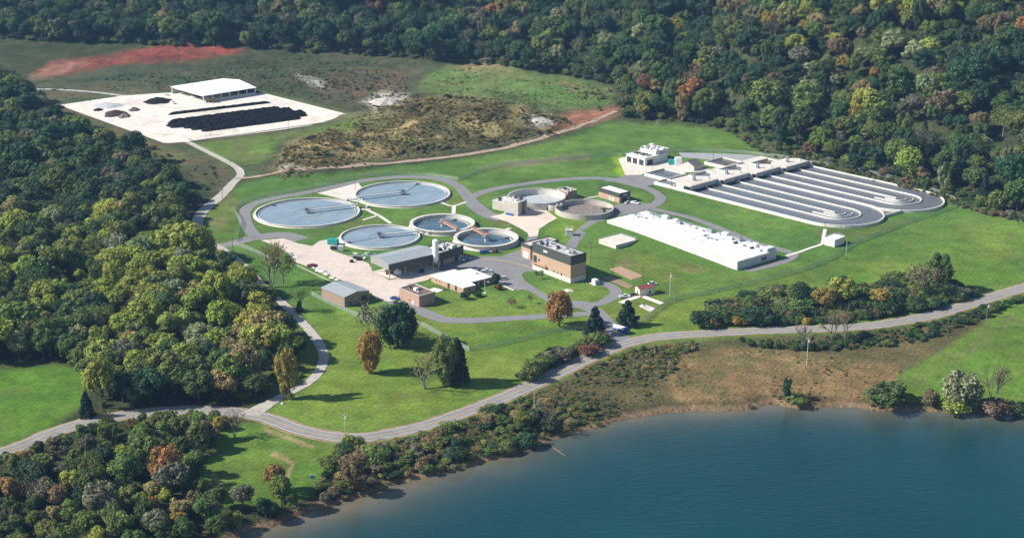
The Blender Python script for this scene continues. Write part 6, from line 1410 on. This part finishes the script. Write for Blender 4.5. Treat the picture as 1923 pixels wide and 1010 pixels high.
utility_pole('short pole left of the pale one at the outlet chamber', 977.5, 303.5, 289, WOOD, False, False)
utility_pole('dark utility pole in the roadside hedge below the entrance', 667, 412, 389, WOOD, True, False)
utility_pole('utility pole beside the road strip at the right meadow', 1155, 384, 354, WOOD, True, True)
utility_pole('thin utility pole at the gravel track bend by the dirt track', 273, 296, 268, WOOD, True, False)
utility_pole('thin utility pole on the inner side of the gravel track', 261, 240, 221, WOOD, True, False)
utility_pole('weathered pole on the lake bank weeds', 706, 462, 450, WOOD, False, False)
def light_pole(label, u, v, vt, m=DSTEEL):
    p = G(u, v); h = hpx(p, vt); t = thing('light_pole', label, 'lamp post', p, 'slim light poles about the works')
    MB().cyl(p.x, p.y, .12, -.2, h, 8, .08).build('pole', m, t); MB().box(p.x - .75, p.x + .75, p.y - .07, p.y + .07, h, h + .12).build('arm', m, t)
    for s in (-.75, .75): MB().box(p.x + s - .3, p.x + s + .3, p.y - .18, p.y + .18, h + .02, h + .2).build('lamp_head', m, t)
for lb, u, v, vt in (('light pole standing behind the largest clarifier', 367, 231, 211), ('light pole at the concrete apron of the large rear clarifier', 416.5, 222.5, 203.5), ('light pole behind the left end of the inlet works', 735.5, 181.5, 164), ('light pole behind the teal equipment box', 791.3, 187.5, 173.5), ('light pole behind the rear inlet basins', 835.8, 186, 169.5), ('light pole at the front wall of the first aerator deck', 786.5, 225, 204),
                     ('light pole in front of the inlet works apron', 764.8, 198.5, 187), ('light pole on the path beside the long covered basin', 868.3, 281, 262), ('light pole behind the tall dark banded building', 678.5, 291, 276), ('pale light pole right of the tall dark banded building', 692.3, 309.5, 283), ('left light pole at the red gravel bed', 718.4, 323.5, 305), ('right light pole at the red gravel bed', 753.3, 330.5, 313), ('light pole at the start of the outlet chamber path', 967, 268, 261.5), ('pole at the near right kerb of the compost pad', 338.5, 156, 132.5), ('pole at the near kerb of the compost pad beside the windrow ends', 246.8, 160, 148)):
    light_pole(lb, u, v, vt)
# entrance sign
p = G(711.5, 394.5); t = thing('entrance_sign', 'white entrance sign board on posts beside the dark cedar', 'sign', p)
MB().box(p.x - 1.9, p.x + 1.9, p.y - .06, p.y + .06, .8, 2.3).build('board', WHITE, t)
for s in (-1.5, 1.5): MB().box(p.x + s - .1, p.x + s + .1, p.y + .07, p.y + .2, 0, 2.5).build('post', WHITE, t)
p = GT(366.5, 561); t = thing('shore_sign', 'small blue sign on the grass by the lake bank', 'sign', p); MB().box(p.x - .9, p.x + .9, p.y - .05, p.y + .05, p.z + .5, p.z + 1.6).build('board', BLUEP, t)
for s in (-.7, .7): MB().box(p.x + s - .06, p.x + s + .06, p.y + .06, p.y + .16, p.z - .1, p.z + 1.7).build('post', WHITE, t)
heap('boulder', 'pale boulder beside the column tree at the track junction', 331.5, 472.5, 1.0, .8, 1.1, WALLD, 'rock', None, 50, 0)
heap('boulder', 'pale rock group on the lawn in front of the tall dark banded building', 666, 340, 2.6, 2.2, 1.0, CONC, 'rock', None, 51, .05)
for i, (u, v, n) in enumerate(((753, 358, 'left'), (765, 361.5, 'right'))): heap('planter', '%s pale stone planter in the gravel bed below the gatehouse' % n, u, v, 1.5, 1.2, .9, LGREY, 'planter', None, 60 + i, .12)
# fallen logs in the shallows
for lb, a, b in (('bleached log lying in the shallows off the wooded bank', (649, 524), (668, 537)), ('thin dead branch on the bank above the bleached log', (555, 538), (566, 522))):
    A, B = G(*a, WATER_Z + .15), G(*b, WATER_Z + .3); k = MB(); k.tube(tuple(A), tuple(A.lerp(B, .7)), .2, 8, .09); k.tube(tuple(A.lerp(B, .25)), tuple(A.lerp(B, .4) + Vector((1.4, .6, .9))), .14, 5, .04); k.tube(tuple(A.lerp(B, .1)), tuple(A + Vector((-1.0, 1.6, .7))), .15, 5, .05)
    tag(k.build('log', mat('bleached_wood', (.20, .155, .115), .9, .2, 1.0), None, A), lb, 'log')
# chain-link fences
m, n, b = newmat('chain_link'); b.inputs['Base Color'].default_value = (.42, .45, .43, 1); b.inputs['Roughness'].default_value = .5
tr = N(n, 'ShaderNodeBsdfTransparent'); mx = N(n, 'ShaderNodeMixShader'); mx.inputs[0].default_value = .36; n.links.new(tr.outputs[0], mx.inputs[1]); n.links.new(b.outputs[0], mx.inputs[2]); n.links.new(mx.outputs[0], n.nodes['Material Output'].inputs[0]); LINK = m
_pm = None
def fence(label, pts, h=2.2, step=6.0):
    global _pm
    P = px_path(pts, 1.0); o = Vector((*P[0], 0)); t = thing('chain_link_fence', label, 'fence', o, 'chain link fences round the works')
    d = [0.0]
    for a, q in zip(P[:-1], P[1:]): d.append(d[-1] + math.hypot(q[0] - a[0], q[1] - a[1]))
    if _pm is None:
        k = MB().cyl(0, 0, .06, -.1, h + .1, 6); _pm = bpy.data.meshes.new('post'); _pm.from_pydata(k.v, [], k.f); _pm.materials.append(GALV)
    n = max(2, int(d[-1] / step)); Q = [(float(np.interp(d[-1] * i / n, d, [p[0] for p in P])), float(np.interp(d[-1] * i / n, d, [p[1] for p in P]))) for i in range(n + 1)]
    zs = [Hs(*q) for q in Q]
    for q, z in zip(Q, zs):
        c = bpy.data.objects.new('post', _pm); C.objects.link(c); c.parent = t; c.location = (q[0] - o.x, q[1] - o.y, z)
    k = MB(); r = MB()
    for i in range(n):
        (x0, y0), (x1, y1) = Q[i], Q[i + 1]; j = len(k.v); k.v += [(x0, y0, zs[i] + .05), (x1, y1, zs[i + 1] + .05), (x1, y1, zs[i + 1] + h), (x0, y0, zs[i] + h)]; k.f.append((j, j + 1, j + 2, j + 3)); r.tube((x0, y0, zs[i] + h), (x1, y1, zs[i + 1] + h), .045, 4)
    k.build('wire_mesh', LINK, t); r.build('top_rail', GALV, t)
fence('chain link fence curving behind the two largest clarifiers', [(278, 282), (280, 272), (283, 262), (277, 252), (275, 245), (282, 240), (300, 233.5), (340, 226), (380, 218), (420, 208.5), (460, 205.5), (500, 206), (537, 211)])
fence('chain link fence on the hillside lawn above the middle drive', [(537, 211), (560, 202), (590, 194), (640, 189), (690, 184.5), (722, 183)])
fence('chain link fence behind the inlet works and along the wooded side of the ditch', [(722, 183), (790, 178), (850, 178), (900, 183), (960, 194), (1010, 204), (1060, 216), (1100, 228), (1120, 236)])
fence('chain link fence from the ditch end down across the right lawn', [(1120, 236), (1118, 243), (1095, 251), (1060, 263), (1030, 275), (1000, 287), (975, 303), (930, 320), (870, 335), (820, 346), (790, 352), (770, 364), (752, 380)])
fence('chain link fence across the lawn between cedar and lower corner', [(690, 386), (660, 388), (630, 394), (600, 401), (575, 407), (550, 411)])
fence('chain link fence from the lower corner up past the grey shed', [(550, 411), (530, 400), (508, 389), (494, 381), (470, 377), (440, 377), (420, 371), (395, 360), (372, 349), (365, 345)])
fence('short chain link fence by the gravel track below the asphalt drive', [(272, 287), (285, 290), (300, 296), (320, 306)])

# ================================================================== AIR
hb = MB().box(-2200, 3200, -1200, 4600, -40, 290); hz = hb.build('haze', bpy.data.materials.new('haze_air')); hm = hz.data.materials[0]; hm.use_nodes = True
hn = hm.node_tree; hn.nodes.clear(); ho = hn.nodes.new('ShaderNodeOutputMaterial'); hv = hn.nodes.new('ShaderNodeVolumePrincipled')
hv.inputs['Color'].default_value = (0.30, 0.58, 1.0, 1); hv.inputs['Density'].default_value = HAZE; hv.inputs['Anisotropy'].default_value = 0.0
hn.links.new(hv.outputs[0], ho.inputs['Volume']); hz['kind'] = 'stuff'; hz['label'] = 'thin blue haze in the air over the valley'
hm.cycles.homogeneous_volume = True
